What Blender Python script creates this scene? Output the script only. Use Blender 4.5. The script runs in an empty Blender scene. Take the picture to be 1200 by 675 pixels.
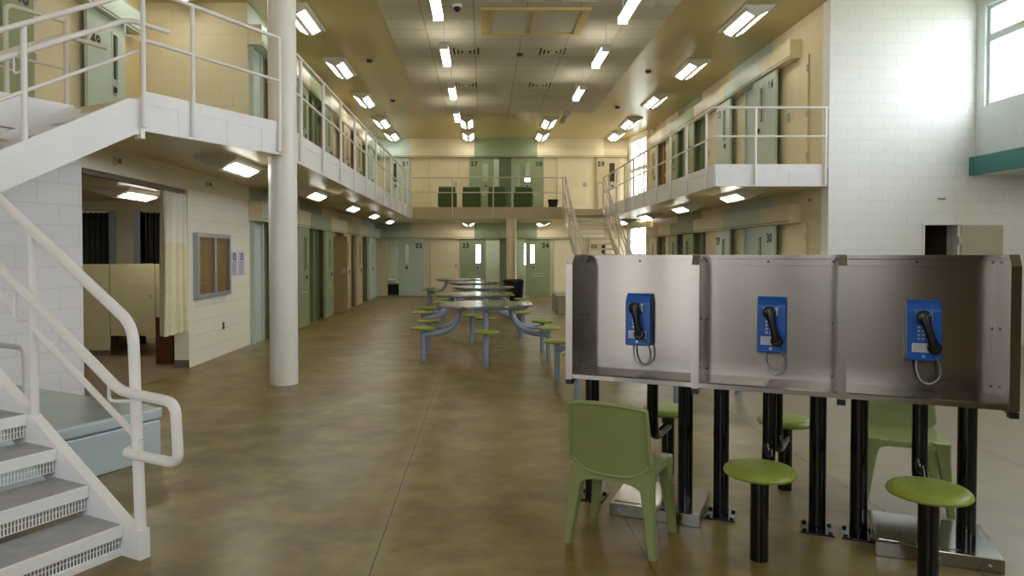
import bpy, bmesh, math, random
from mathutils import Vector, Matrix
random.seed(7)
SC = bpy.context.scene
C = SC.collection
R = math.radians
# ------------------------------------------------------------------ helpers
def lin(c):
    return tuple(((v/255)/12.92 if v/255 <= .04045 else ((v/255+.055)/1.055)**2.4) for v in c) + (1,)

def nt(name):
    m = bpy.data.materials.new(name); m.use_nodes = True
    n = m.node_tree; b = n.nodes['Principled BSDF']
    return m, n, b

def nn(n, t, **kw):
    x = n.nodes.new(t)
    for k, v in kw.items(): setattr(x, k, v)
    return x

def mathn(n, op, a, b=None):
    x = nn(n, 'ShaderNodeMath', operation=op)
    for i, v in enumerate((a, b)):
        if v is None: continue
        if isinstance(v, (int, float)): x.inputs[i].default_value = v
        else: n.links.new(v, x.inputs[i])
    return x.outputs[0]

def mottled(n, col, amt, scale, detail=3):
    """colour times a soft noise"""
    tc = nn(n, 'ShaderNodeTexCoord')
    nz = nn(n, 'ShaderNodeTexNoise'); nz.inputs['Scale'].default_value = scale; nz.inputs['Detail'].default_value = detail
    n.links.new(tc.outputs['Object'], nz.inputs['Vector'])
    mr = nn(n, 'ShaderNodeMapRange'); mr.inputs['To Min'].default_value = 1-amt; mr.inputs['To Max'].default_value = 1+amt
    mr.inputs['From Min'].default_value = .3; mr.inputs['From Max'].default_value = .7
    n.links.new(nz.outputs['Fac'], mr.inputs['Value'])
    mx = nn(n, 'ShaderNodeMix', data_type='RGBA', blend_type='MULTIPLY'); mx.inputs['Factor'].default_value = 1
    mx.inputs['A'].default_value = col
    n.links.new(mr.outputs['Result'], mx.inputs['B'])
    return mx.outputs['Result'], nz

def mat(name, c, rough=.5, metal=0, amt=.04, scale=6, bump=0, coat=0, spec=.5):
    m, n, b = nt(name)
    col, nz = mottled(n, lin(c), amt, scale)
    n.links.new(col, b.inputs['Base Color'])
    b.inputs['Roughness'].default_value = rough; b.inputs['Metallic'].default_value = metal
    b.inputs['Specular IOR Level'].default_value = spec
    if coat: b.inputs['Coat Weight'].default_value = coat; b.inputs['Coat Roughness'].default_value = .12
    if bump:
        bp = nn(n, 'ShaderNodeBump'); bp.inputs['Strength'].default_value = bump; bp.inputs['Distance'].default_value = .004
        n.links.new(nz.outputs['Fac'], bp.inputs['Height']); n.links.new(bp.outputs['Normal'], b.inputs['Normal'])
    return m

def block_mat(name, c, d, rough=.45, mortar=.9, amt=.025):
    """painted concrete block, running bond, along horizontal direction d"""
    m, n, b = nt(name)
    tc = nn(n, 'ShaderNodeNewGeometry')
    dt = nn(n, 'ShaderNodeVectorMath', operation='DOT_PRODUCT'); dt.inputs[1].default_value = (d[0], d[1], 0)
    n.links.new(tc.outputs['Position'], dt.inputs[0])
    sp = nn(n, 'ShaderNodeSeparateXYZ'); n.links.new(tc.outputs['Position'], sp.inputs[0])
    cb = nn(n, 'ShaderNodeCombineXYZ'); n.links.new(dt.outputs['Value'], cb.inputs[0]); n.links.new(sp.outputs['Z'], cb.inputs[1])
    br = nn(n, 'ShaderNodeTexBrick'); br.offset = .5
    br.inputs['Scale'].default_value = 1; br.inputs['Brick Width'].default_value = .4064; br.inputs['Row Height'].default_value = .2032
    br.inputs['Mortar Size'].default_value = .006; br.inputs['Mortar Smooth'].default_value = .4
    l = lin(c)
    br.inputs['Color1'].default_value = l
    br.inputs['Color2'].default_value = tuple(v*(1-amt) for v in l[:3])+(1,)
    br.inputs['Mortar'].default_value = tuple(v*mortar for v in l[:3])+(1,)
    n.links.new(cb.outputs[0], br.inputs['Vector'])
    n.links.new(br.outputs['Color'], b.inputs['Base Color'])
    nz = nn(n, 'ShaderNodeTexNoise'); nz.inputs['Scale'].default_value = 90
    n.links.new(tc.outputs['Position'], nz.inputs['Vector'])
    h = mathn(n, 'SUBTRACT', mathn(n, 'MULTIPLY', nz.outputs['Fac'], .12), br.outputs['Fac'])
    bp = nn(n, 'ShaderNodeBump'); bp.inputs['Strength'].default_value = .5; bp.inputs['Distance'].default_value = .006
    n.links.new(h, bp.inputs['Height']); n.links.new(bp.outputs['Normal'], b.inputs['Normal'])
    b.inputs['Roughness'].default_value = rough
    return m

def steel_mat(name, c, rough=.3, axis=(1, 1, 40), bump=.06, aniso=0):
    m, n, b = nt(name)
    tc = nn(n, 'ShaderNodeTexCoord'); mp = nn(n, 'ShaderNodeMapping'); mp.inputs['Scale'].default_value = axis
    n.links.new(tc.outputs['Object'], mp.inputs['Vector'])
    nz = nn(n, 'ShaderNodeTexNoise'); nz.inputs['Scale'].default_value = 6; nz.inputs['Detail'].default_value = 6
    n.links.new(mp.outputs[0], nz.inputs['Vector'])
    mr = nn(n, 'ShaderNodeMapRange'); mr.inputs['To Min'].default_value = rough-(.015 if aniso else .07); mr.inputs['To Max'].default_value = rough+(.02 if aniso else .1)
    n.links.new(nz.outputs['Fac'], mr.inputs['Value']); n.links.new(mr.outputs['Result'], b.inputs['Roughness'])
    b.inputs['Base Color'].default_value = lin(c); b.inputs['Metallic'].default_value = 1
    if aniso:       # horizontal brushing stretches the highlights upright
        b.inputs['Anisotropic'].default_value = aniso
        vt = nn(n, 'ShaderNodeVectorTransform', vector_type='VECTOR', convert_from='OBJECT', convert_to='WORLD'); vt.inputs[0].default_value = (0, .02, 1)
        n.links.new(vt.outputs[0], b.inputs['Tangent'])
    bp = nn(n, 'ShaderNodeBump'); bp.inputs['Strength'].default_value = bump; bp.inputs['Distance'].default_value = .002
    n.links.new(nz.outputs['Fac'], bp.inputs['Height']); n.links.new(bp.outputs['Normal'], b.inputs['Normal'])
    return m

def emit_mat(name, c, s):
    m, n, b = nt(name)
    b.inputs['Base Color'].default_value = (.8, .8, .8, 1)
    b.inputs['Emission Color'].default_value = lin(c); b.inputs['Emission Strength'].default_value = s
    return m

def glass_mat(name, tint=(.95, .97, .97), gloss=.1):
    m = bpy.data.materials.new(name); m.use_nodes = True; n = m.node_tree; n.nodes.clear()
    o = nn(n, 'ShaderNodeOutputMaterial'); t = nn(n, 'ShaderNodeBsdfTransparent'); g = nn(n, 'ShaderNodeBsdfGlossy')
    t.inputs[0].default_value = tint+(1,); g.inputs['Roughness'].default_value = .02
    mx = nn(n, 'ShaderNodeMixShader'); mx.inputs[0].default_value = gloss
    n.links.new(t.outputs[0], mx.inputs[1]); n.links.new(g.outputs[0], mx.inputs[2]); n.links.new(mx.outputs[0], o.inputs[0])
    return m

# ---- bmesh shapes
def box(bm, x0, x1, y0, y1, z0, z1, mi=0, M=None):
    vs = [Vector((x, y, z)) for x in (x0, x1) for y in (y0, y1) for z in (z0, z1)]
    if M is not None: vs = [M @ v for v in vs]
    v = [bm.verts.new(p) for p in vs]
    for f in ((0, 1, 3, 2), (4, 6, 7, 5), (0, 4, 5, 1), (2, 3, 7, 6), (0, 2, 6, 4), (1, 5, 7, 3)):
        fc = bm.faces.new([v[i] for i in f]); fc.material_index = mi
    return v

def B():
    return bmesh.new()

def bx(*a, **k):
    bm = B(); box(bm, *a, **k); return bm

def prism(bm, poly, h0, h1, axis='z', mi=0, M=None):
    """extrude a 2D polygon; axis z: (x,y), axis x: (y,z), axis y: (x,z)"""
    def P(p, h):
        v = Vector((p[0], p[1], h)) if axis == 'z' else (Vector((h, p[0], p[1])) if axis == 'x' else Vector((p[0], h, p[1])))
        return M @ v if M is not None else v
    a = [bm.verts.new(P(p, h0)) for p in poly]; b = [bm.verts.new(P(p, h1)) for p in poly]
    k = len(poly)
    for f in (a, b[::-1]):
        bm.faces.new(f).material_index = mi
    for i in range(k):
        bm.faces.new((a[i], b[i], b[(i+1) % k], a[(i+1) % k])).material_index = mi

def fillet(pts, r, seg=6):
    pts = [Vector(p) for p in pts]; out = [pts[0]]
    for i in range(1, len(pts)-1):
        p, a, b = pts[i], pts[i-1], pts[i+1]
        da, db = (a-p), (b-p)
        rr = min(r, da.length*.49, db.length*.49)
        s, e = p+da.normalized()*rr, p+db.normalized()*rr
        for k in range(seg+1):
            t = k/seg
            out.append(s*(1-t)**2 + p*2*t*(1-t) + e*t*t)
    out.append(pts[-1]); return out

def tube(bm, pts, r, seg=12, mi=0, closed=False, caps=True):
    pts = [Vector(p) for p in pts]
    q = [pts[0]]
    for p in pts[1:]:
        if (p-q[-1]).length > 1e-5: q.append(p)
    pts = q; rings = []
    N = len(pts)
    t0 = (pts[1]-pts[0]).normalized()
    up = Vector((0, 0, 1)) if abs(t0.z) < .9 else Vector((1, 0, 0))
    nrm = t0.cross(up).normalized()
    for i, p in enumerate(pts):
        if closed: t = (pts[(i+1) % N]-pts[i-1]).normalized()
        elif i == 0: t = t0
        elif i == N-1: t = (pts[-1]-pts[-2]).normalized()
        else: t = ((pts[i+1]-p).normalized()+(p-pts[i-1]).normalized()).normalized()
        nrm = (nrm - t*nrm.dot(t)).normalized()
        bn = t.cross(nrm)
        rr = r[i] if isinstance(r, (list, tuple)) else r
        rings.append([bm.verts.new(p+(nrm*math.cos(a)+bn*math.sin(a))*rr) for a in [2*math.pi*k/seg for k in range(seg)]])
    for i in range(N if closed else N-1):
        a, b = rings[i], rings[(i+1) % N]
        for k in range(seg):
            bm.faces.new((a[k], a[(k+1) % seg], b[(k+1) % seg], b[k])).material_index = mi
    if caps and not closed:
        bm.faces.new(rings[0][::-1]).material_index = mi; bm.faces.new(rings[-1]).material_index = mi

def lathe(bm, prof, cx=0, cy=0, seg=32, mi=0):
    rings = []
    for r, z in prof:
        if r < 1e-6: rings.append([bm.verts.new((cx, cy, z))])
        else: rings.append([bm.verts.new((cx+r*math.cos(2*math.pi*k/seg), cy+r*math.sin(2*math.pi*k/seg), z)) for k in range(seg)])
    for a, b in zip(rings, rings[1:]):
        for k in range(seg):
            k2 = (k+1) % seg
            if len(a) == 1 and len(b) == 1: continue
            if len(a) == 1: f = (a[0], b[k2], b[k])
            elif len(b) == 1: f = (a[k], a[k2], b[0])
            else: f = (a[k], a[k2], b[k2], b[k])
            bm.faces.new(f).material_index = mi

def bevel(bm, w, seg=2):
    bmesh.ops.bevel(bm, geom=bm.edges[:], offset=w, segments=seg, affect='EDGES', profile=.5, clamp_overlap=True)

def obj(name, bm, mats, parent=None, smooth=False, world=False):
    if not isinstance(mats, (list, tuple)): mats = [mats]
    if world and parent is not None:
        bmesh.ops.transform(bm, matrix=parent.matrix_basis.inverted(), verts=bm.verts[:])
    bmesh.ops.recalc_face_normals(bm, faces=bm.faces[:])
    me = bpy.data.meshes.new(name); bm.to_mesh(me); bm.free()
    for m in mats: me.materials.append(m)
    if smooth:
        for p in me.polygons: p.use_smooth = True
        me.set_sharp_from_angle(angle=R(38))
    o = bpy.data.objects.new(name, me); C.objects.link(o)
    if parent is not None: o.parent = parent
    return o

def thing(name, label, cat, loc=(0, 0, 0), rz=0, group=None, kind=None):
    o = bpy.data.objects.new(name, None); C.objects.link(o)
    o.empty_display_size = .1
    o.location = loc; o.rotation_euler = (0, 0, rz)
    return tag(o, label, cat, group, kind)

def tag(o, label, cat, group=None, kind=None):
    o['label'] = label; o['category'] = cat
    if group: o['group'] = group
    if kind: o['kind'] = kind
    return o

def struct(name, bm, mats, label, cat, smooth=False):
    return tag(obj(name, bm, mats, None, smooth), label, cat, None, 'structure')

def copy_thing(src, loc, rz=None, label=None, group=None):
    c = src.copy(); C.objects.link(c); c.location = loc
    if rz is not None: c.rotation_euler = (0, 0, rz)
    if label: c['label'] = label
    if group: c['group'] = group
    for ch in list(src.children):
        d = ch.copy(); C.objects.link(d); d.parent = c
        for g in list(ch.children):
            e = g.copy(); C.objects.link(e); e.parent = d
    return c

def text_part(s, size, m, parent, M, depth=.002):
    cu = bpy.data.curves.new('number', 'FONT'); cu.body = s; cu.size = size; cu.extrude = depth
    cu.align_x = 'CENTER'; cu.align_y = 'CENTER'; cu.space_character = 1.12; cu.offset = .010
    to = bpy.data.objects.new('number', cu); C.objects.link(to)
    dg = bpy.context.evaluated_depsgraph_get(); me = bpy.data.meshes.new_from_object(to.evaluated_get(dg))
    C.objects.unlink(to); bpy.data.objects.remove(to); bpy.data.curves.remove(cu)
    me.transform(M)
    me.materials.clear(); me.materials.append(m)
    o = bpy.data.objects.new('number', me); C.objects.link(o); o.parent = parent
    return o

def frameM(o, d, up=(0, 0, 1)):
    """matrix: x along d, y = horizontal perpendicular (left of d), z up, at o"""
    d = Vector((d[0], d[1], 0)).normalized(); p = Vector((-d.y, d.x, 0))
    return Matrix(((d.x, p.x, 0, o[0]), (d.y, p.y, 0, o[1]), (0, 0, 1, o[2] if len(o) > 2 else 0), (0, 0, 0, 1)))

def wall(bm, O, d, us, zs, t, holes=(), mi=lambda u, z: 0):
    """thick wall in the plane through O along d; body lies on the left of d; breaks us, zs; rectangular holes (u0,u1,z0,z1)"""
    us = sorted(set(list(us)+[h[0] for h in holes]+[h[1] for h in holes]))
    zs = sorted(set(list(zs)+[h[2] for h in holes]+[h[3] for h in holes]))
    M = frameM((O[0], O[1], 0), d)
    for a, b in zip(us, us[1:]):
        for c, e in zip(zs, zs[1:]):
            u, z = (a+b)/2, (c+e)/2
            if any(h[0] < u < h[1] and h[2] < z < h[3] for h in holes): continue
            box(bm, a, b, 0, t, c, e, mi(u, z), M)

# ------------------------------------------------------------------ materials
CREAM = (220, 208, 174); WHITE = (246, 246, 247)
NX, NY = .469, .883            # direction of the turned block: along its walls
AX, AY = -.883, .469           # and across them
m_cream_x = block_mat('cream block paint, frontal', CREAM, (1, 0))
m_cream_y = block_mat('cream block paint, side', CREAM, (0, 1))
m_white_x = block_mat('white block paint, frontal', WHITE, (1, 0), .75)
m_white_n = block_mat('white block paint, turned', (240, 238, 242), (NX, NY))
m_offwhite_y = block_mat('off-white block paint, side', (244, 240, 226), (0, 1))
m_pale_cell = mat('pale cell paint', (206, 212, 194), .5)
COL = {'green': (138, 152, 114), 'blue': (184, 200, 190), 'brown': (188, 170, 136), 'cream': CREAM}
DARK = {'green': (92, 108, 74), 'blue': (184, 200, 194), 'brown': (118, 94, 62), 'cream': (206, 186, 142)}
m_band = {(k, a): block_mat('%s band paint %s' % (k, a), COL[k], d) for k in ('green', 'blue', 'brown') for a, d in (('x', (1, 0)), ('y', (0, 1)))}
m_door = {k: mat('%s door paint' % k, COL[k], .38, amt=.03, scale=3) for k in COL}
m_door['leaf'] = mat('brown leaf paint', (150, 130, 92), .38, amt=.03)
m_strip = {k: mat('%s pocket paint' % k, DARK[k], .4, amt=.03) for k in DARK}
m_housing = {k: mat('%s housing paint' % k, COL[k], .36, amt=.02) for k in COL}
m_ceil = mat('tan gloss ceiling paint', (184, 168, 116), .28, amt=.02, scale=1, spec=.6)
m_soffit = mat('mezzanine underside paint', (210, 196, 158), .33, amt=.02, scale=1)
m_rail = mat('white gloss steel paint', (238, 234, 232), .3, amt=.02)
m_rail_shaded = mat('shaded steel paint', (214, 206, 190), .32, amt=.02)  # warmer, darker copy of the rail paint, shade mixed into its colour
m_white_paint = mat('white stringer paint', (240, 239, 240), .35, amt=.02)
m_kick = mat('white kick plate paint', (238, 237, 240), .35, amt=.03, scale=4)
m_kick_shaded = mat('shade-tinted kick plate paint', (190, 172, 134), .4, amt=.04)  # tan stands for shade on the back mezzanine's kick plate
m_pillar = mat('white pillar paint', (236, 233, 228), .32, amt=.02)
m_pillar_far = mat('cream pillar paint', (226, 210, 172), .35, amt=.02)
m_tread = mat('grey rubber tread', (168, 168, 172), .55, amt=.1, scale=14, bump=.2)
m_black = mat('black gloss steel paint', (8, 8, 9), .16, amt=.1, spec=.4)
m_blackplastic = mat('black plastic', (16, 16, 18), .32, amt=.1)
m_dark = mat('dark void paint', (24, 22, 18), .6)
m_steel = steel_mat('brushed stainless', (146, 138, 131), .215, (.25, .25, 8), 0, .95)
m_steel_bright = steel_mat('bright stainless', (164, 160, 157), .13, (14, 1, 1), 0)
m_tabletop = steel_mat('polished table steel', (176, 176, 174), .2, (20, 1, 1), .02)
m_alu = mat('satin aluminium', (168, 174, 178), .35, .7, .03)
m_tablepipe = mat('grey blue pipe paint', (136, 150, 172), .28, amt=.03)
m_seat = mat('green plastic seat', (134, 148, 52), .42, amt=.05, scale=9)
m_chair = mat('olive green chair plastic', (136, 146, 92), .36, amt=.04, scale=9)
m_chair_dk = mat('dark green chair plastic', (70, 94, 32), .5, amt=.05)
m_phone = mat('blue phone paint', (8, 92, 186), .34, amt=.04)
m_label = mat('white label card', (226, 228, 236), .5)
m_ink = mat('printed grey ink', (120, 124, 150), .6)
m_key = mat('grey key metal', (176, 184, 196), .3, .6)
m_blkpaint = mat('black number paint', (22, 24, 22), .5)
m_blue_bench = mat('blue grey bench paint', (190, 206, 214), .32, amt=.05, scale=3)
m_bench_top = mat('worn grey bench top', (158, 170, 166), .22, amt=.06, scale=3)
m_green_bench = mat('olive bench paint', (150, 150, 120), .4, amt=.05)
m_teal = mat('teal beam paint', (58, 128, 128), .42, amt=.03)
m_paleblue = mat('pale blue wall paint', (222, 232, 236), .45, amt=.02)
m_frame = mat('pale window frame paint', (206, 218, 218), .35)
m_cork = mat('brown cork', (172, 124, 74), .8, amt=.12, scale=30)
m_paper = mat('lavender paper', (214, 208, 228), .7)
m_purple = mat('purple ink', (120, 90, 160), .7)
m_partition = mat('beige partition laminate', (206, 198, 158), .38, amt=.03)
m_grey_base = mat('grey base tile', (112, 104, 94), .5, amt=.08)
m_bathfloor = mat('brown grey quarry floor', (126, 108, 84), .42, amt=.1, scale=5)
m_blackcurtain = mat('black shower curtain', (22, 20, 18), .45, amt=.2, scale=8)
m_curtain = mat('ivory curtain cloth', (232, 224, 192), .8, amt=.06, scale=10)
m_mesh = mat('white mesh cloth', (238, 236, 228), .8, amt=.03, scale=40)
m_wood = mat('reddish brown laminate', (96, 56, 30), .4, amt=.2, scale=8)
m_beigedoor = mat('beige metal door', (190, 186, 166), .4, amt=.02)
m_switch = mat('blue grey plate', (120, 128, 160), .4)
m_lens = emit_mat('lit lens', (255, 249, 236), 12)
m_lens_pend = emit_mat('lit pendant lens', (255, 248, 226), 9)
m_lens_one = emit_mat('lit lens, single', (255, 249, 236), 30)
m_lens_up = emit_mat('lit uplight lens', (255, 246, 222), 5)
m_fixture = mat('grey fixture paint', (206, 204, 196), .4, amt=.02)
m_off = mat('unlit pendant lens', (150, 142, 122), .4)
m_glass = glass_mat('clear window glass')
m_darkglass = mat('dark vision glass', (66, 60, 48), .08, amt=.05)
m_mattress = mat('white mattress cloth', (222, 222, 214), .8)

def act_mat():
    m, n, b = nt('lay-in ceiling tile')
    g = nn(n, 'ShaderNodeNewGeometry'); mp = nn(n, 'ShaderNodeMapping'); mp.inputs['Location'].default_value = (.16, .12, 0)
    n.links.new(g.outputs['Position'], mp.inputs['Vector'])
    br = nn(n, 'ShaderNodeTexBrick'); br.offset = 0
    for k, v in (('Scale', 1), ('Brick Width', .915), ('Row Height', .61), ('Mortar Size', .014), ('Mortar Smooth', .1)): br.inputs[k].default_value = v
    br.inputs['Color1'].default_value = lin((206, 202, 192)); br.inputs['Color2'].default_value = lin((200, 195, 184)); br.inputs['Mortar'].default_value = lin((172, 164, 140))
    n.links.new(mp.outputs[0], br.inputs['Vector']); n.links.new(br.outputs['Color'], b.inputs['Base Color'])
    b.inputs['Roughness'].default_value = .8
    nz = nn(n, 'ShaderNodeTexNoise'); nz.inputs['Scale'].default_value = 120; n.links.new(g.outputs['Position'], nz.inputs['Vector'])
    h = mathn(n, 'ADD', mathn(n, 'MULTIPLY', nz.outputs['Fac'], .3), br.outputs['Fac'])
    bp = nn(n, 'ShaderNodeBump'); bp.inputs['Strength'].default_value = .3; bp.inputs['Distance'].default_value = .005
    n.links.new(h, bp.inputs['Height']); n.links.new(bp.outputs['Normal'], b.inputs['Normal'])
    return m
m_act = act_mat()

def floor_mat():
    m, n, b = nt('acid stained concrete')
    g = nn(n, 'ShaderNodeNewGeometry')
    def noise(sc, det, dist=0, map_scale=None):
        z = nn(n, 'ShaderNodeTexNoise'); z.inputs['Scale'].default_value = sc; z.inputs['Detail'].default_value = det; z.inputs['Distortion'].default_value = dist
        z.inputs['Roughness'].default_value = .6
        if map_scale:
            mp = nn(n, 'ShaderNodeMapping'); mp.inputs['Scale'].default_value = map_scale
            n.links.new(g.outputs['Position'], mp.inputs['Vector']); n.links.new(mp.outputs[0], z.inputs['Vector'])
        else: n.links.new(g.outputs['Position'], z.inputs['Vector'])
        return z.outputs['Fac']
    r = nn(n, 'ShaderNodeValToRGB'); e = r.color_ramp.elements
    e[0].position = .24; e[0].color = lin((138, 92, 32)); e[1].position = .74; e[1].color = lin((156, 150, 118))
    for p, c in ((.38, (136, 106, 42)), (.46, (136, 117, 54)), (.53, (142, 127, 72)), (.6, (150, 132, 82)), (.66, (142, 110, 54))):
        x = e.new(p); x.color = lin(c)
    n.links.new(noise(.62, 9, .25, (1, .9, 1)), r.inputs['Fac'])
    r2 = nn(n, 'ShaderNodeValToRGB'); e = r2.color_ramp.elements
    e[0].position = .34; e[0].color = lin((168, 150, 112)); e[1].position = .62; e[1].color = (1, 1, 1, 1)
    n.links.new(noise(2.3, 10, .3, (1, 1.2, 1)), r2.inputs['Fac'])
    mx = nn(n, 'ShaderNodeMix', data_type='RGBA', blend_type='MULTIPLY'); mx.inputs['Factor'].default_value = .75
    n.links.new(r.outputs[0], mx.inputs['A']); n.links.new(r2.outputs[0], mx.inputs['B'])
    r3 = nn(n, 'ShaderNodeMapRange'); r3.inputs['From Min'].default_value = .3; r3.inputs['From Max'].default_value = .7; r3.inputs['To Min'].default_value = .82; r3.inputs['To Max'].default_value = 1.12
    n.links.new(noise(9, 10, .4, (1, .8, 1)), r3.inputs['Value'])
    m3 = nn(n, 'ShaderNodeMix', data_type='RGBA', blend_type='MULTIPLY'); m3.inputs['Factor'].default_value = 1
    n.links.new(mx.outputs['Result'], m3.inputs['A']); n.links.new(r3.outputs['Result'], m3.inputs['B']); mx = m3
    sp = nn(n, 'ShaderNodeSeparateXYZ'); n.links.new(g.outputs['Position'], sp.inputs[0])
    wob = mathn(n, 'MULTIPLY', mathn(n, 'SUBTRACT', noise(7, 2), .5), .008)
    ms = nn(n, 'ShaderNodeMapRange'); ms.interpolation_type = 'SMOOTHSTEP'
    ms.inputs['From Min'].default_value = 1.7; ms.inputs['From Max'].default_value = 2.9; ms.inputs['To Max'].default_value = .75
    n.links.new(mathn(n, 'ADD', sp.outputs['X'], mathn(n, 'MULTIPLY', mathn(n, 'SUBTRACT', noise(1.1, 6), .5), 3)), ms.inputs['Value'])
    mg = nn(n, 'ShaderNodeMix', data_type='RGBA'); n.links.new(ms.outputs['Result'], mg.inputs['Factor'])  # right-hand grey: paler concrete plus the white wall's reflection mixed into the colour
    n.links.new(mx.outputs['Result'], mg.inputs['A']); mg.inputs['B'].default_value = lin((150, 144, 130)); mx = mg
    acc = None; wide = None
    for ax, v in (('X', -.55), ('X', .835), ('X', 2.42), ('X', 3.95), ('Y', 6.25), ('Y', 11.4), ('Y', 16.5)):
        dd = mathn(n, 'ABSOLUTE', mathn(n, 'ADD', mathn(n, 'SUBTRACT', sp.outputs[ax], v), wob))
        l = mathn(n, 'LESS_THAN', dd, .0032 if ax == 'X' else .002)
        acc = l if acc is None else mathn(n, 'MAXIMUM', acc, l)
        if v == -.55:
            mrr = nn(n, 'ShaderNodeMapRange'); mrr.inputs['From Min'].default_value = 0; mrr.inputs['From Max'].default_value = .09
            mrr.inputs['To Min'].default_value = .55; mrr.inputs['To Max'].default_value = 0
            n.links.new(dd, mrr.inputs['Value']); wide = mathn(n, 'MULTIPLY', mrr.outputs['Result'], noise(5, 4))
    m1 = nn(n, 'ShaderNodeMix', data_type='RGBA'); n.links.new(wide, m1.inputs['Factor'])
    n.links.new(mx.outputs['Result'], m1.inputs['A']); m1.inputs['B'].default_value = lin((176, 170, 150))
    m2 = nn(n, 'ShaderNodeMix', data_type='RGBA'); n.links.new(acc, m2.inputs['Factor'])
    n.links.new(m1.outputs['Result'], m2.inputs['A']); m2.inputs['B'].default_value = lin((46, 42, 32))
    n.links.new(m2.outputs['Result'], b.inputs['Base Color'])
    mr = nn(n, 'ShaderNodeMapRange'); mr.inputs['To Min'].default_value = .29; mr.inputs['To Max'].default_value = .40
    n.links.new(noise(1.4, 2), mr.inputs['Value']); n.links.new(mr.outputs['Result'], b.inputs['Roughness'])
    return m
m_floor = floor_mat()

# ------------------------------------------------------------------ key sizes
ZU, ZM, ZC = 2.70, 3.00, 5.82       # mezzanine underside, mezzanine floor, ceiling
YB = 25.9                           # back wall
XL, XR = -4.0, 5.8                  # cell walls
XLI, XRI = -2.34, 3.92              # mezzanine inner edges
YM = 22.45                          # back mezzanine front edge
n2 = Vector((NX, NY, 0)); a2 = Vector((AX, AY, 0))
def na(n, a, z=0):                  # point in the turned block's own coordinates
    return Vector((n*NX+a*AX, n*NY+a*AY, z))

# ------------------------------------------------------------------ shell
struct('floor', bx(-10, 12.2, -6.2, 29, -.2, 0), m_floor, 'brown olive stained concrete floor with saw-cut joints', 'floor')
struct('ceiling', bx(-9.2, 8.45, -6.2, 28.6, ZC, ZC+.2), m_ceil, 'tan glossy painted ceiling over the walkways', 'ceiling')
struct('ceiling_tile', bx(-1.776, 3.32, -6.0, 21.1, ZC-.03, ZC), m_act, 'grey lay-in tile ceiling down the middle of the hall', 'ceiling')

LEFTB = [('blue', 12.0, 13.4), ('green', 15.3, 17.4), ('brown', 19.4, 21.3), ('blue', 23.0, 25.9)]
RIGHTB = [('blue', 14.1, 16.3), ('green', 18.6, 20.9), ('brown', 22.3, 23.9)]
BACKB = [('blue', -4.0, -2.7), ('green', -.32, 1.99), ('brown', 4.45, 5.3)]
def bandidx(lst, u, z, zlo):
    order = ['x', 'green', 'blue', 'brown']
    if z > zlo:
        for c, a, b in lst:
            if a < u < b: return order.index(c)
    return 0
def bands(a):
    return [m_cream_x if a == 'x' else m_cream_y] + [m_band[(k, a)] for k in ('green', 'blue', 'brown')]
def brk(lst): return [v for b in lst for v in b[1:]]

# left wall, lower: bathroom opening at 6.99..9.5 (direction -Y so that the body lies at -X)
bm = B()
wall(bm, (XL, 6.99), (0, 1), [0, YB-6.99]+[v-6.99 for v in brk(LEFTB)], [0, 2.12, ZU], .2, [(0, 2.51, -1, 2.42)],
     lambda u, z: bandidx(LEFTB, u+6.99, z, 2.1) or (4 if u+6.99 < 11.9 else 0))
struct('wall_left', bm, bands('y')+[m_offwhite_y], 'off-white and cream block wall below the left walkway', 'wall')
bm = B()
wall(bm, (XL, 11.97), (0, 1), [0, YB-11.97]+[v-11.97 for v in brk(LEFTB)], [ZM, 5.1, ZC], .2, [], lambda u, z: bandidx(LEFTB, u+11.97, z, 5.1))
struct('wall_left_upper', bm, bands('y'), 'cream block wall behind the left upper walkway', 'wall')
struct('wall_left_return', bx(-5.9, XL-.2, 11.97, 12.17, ZM, ZC), m_cream_x, 'cream block wall facing the camera at the stair head', 'wall')
bm = B()
wall(bm, (-5.77, 2.5), (0, 1), [0, 7.6, 8.95, 9.47], [ZM, 5.1, ZC], .2, [], lambda u, z: 1 if (7.6 < u < 8.95 and z > 5.1) else 0)
struct('wall_left_stair', bm, [m_cream_y, m_band[('blue', 'y')]], 'cream block wall with cell doors above the stairs', 'wall')
# right wall
bm = B()
wall(bm, (XR, 24.0), (0, -1), [0, 24.0-12.02]+[24-v for v in brk(RIGHTB)], [0, 2.12, ZU, ZM, 5.1, ZC], .2, [],
     lambda u, z: bandidx(RIGHTB, 24-u, z, 5.1) or (bandidx(RIGHTB, 24-u, z, 2.12) if z < ZM else 0))
struct('wall_right', bm, bands('y'), 'cream block cell wall on the right of the hall', 'wall')
bm = B()
wall(bm, (XR, 11.77), (1, 0), [.0, 6.4], [0, ZC], .25, [(1.61, 2.17, -1, 2.04)])
box(bm, XR+1.5, XR+1.62, 12.5, 12.6, 0, 2.1); 
struct('wall_front', bm, m_white_x, 'bright white block wall facing the camera on the right', 'wall')
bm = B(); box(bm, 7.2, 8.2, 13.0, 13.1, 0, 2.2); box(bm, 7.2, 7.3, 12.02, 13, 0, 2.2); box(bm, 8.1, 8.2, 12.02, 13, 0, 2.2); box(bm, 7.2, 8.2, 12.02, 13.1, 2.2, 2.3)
struct('wall_closet', bm, mat('brown closet paint', (92, 78, 54), .6), 'dark closet walls behind the open beige door', 'wall')
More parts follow.
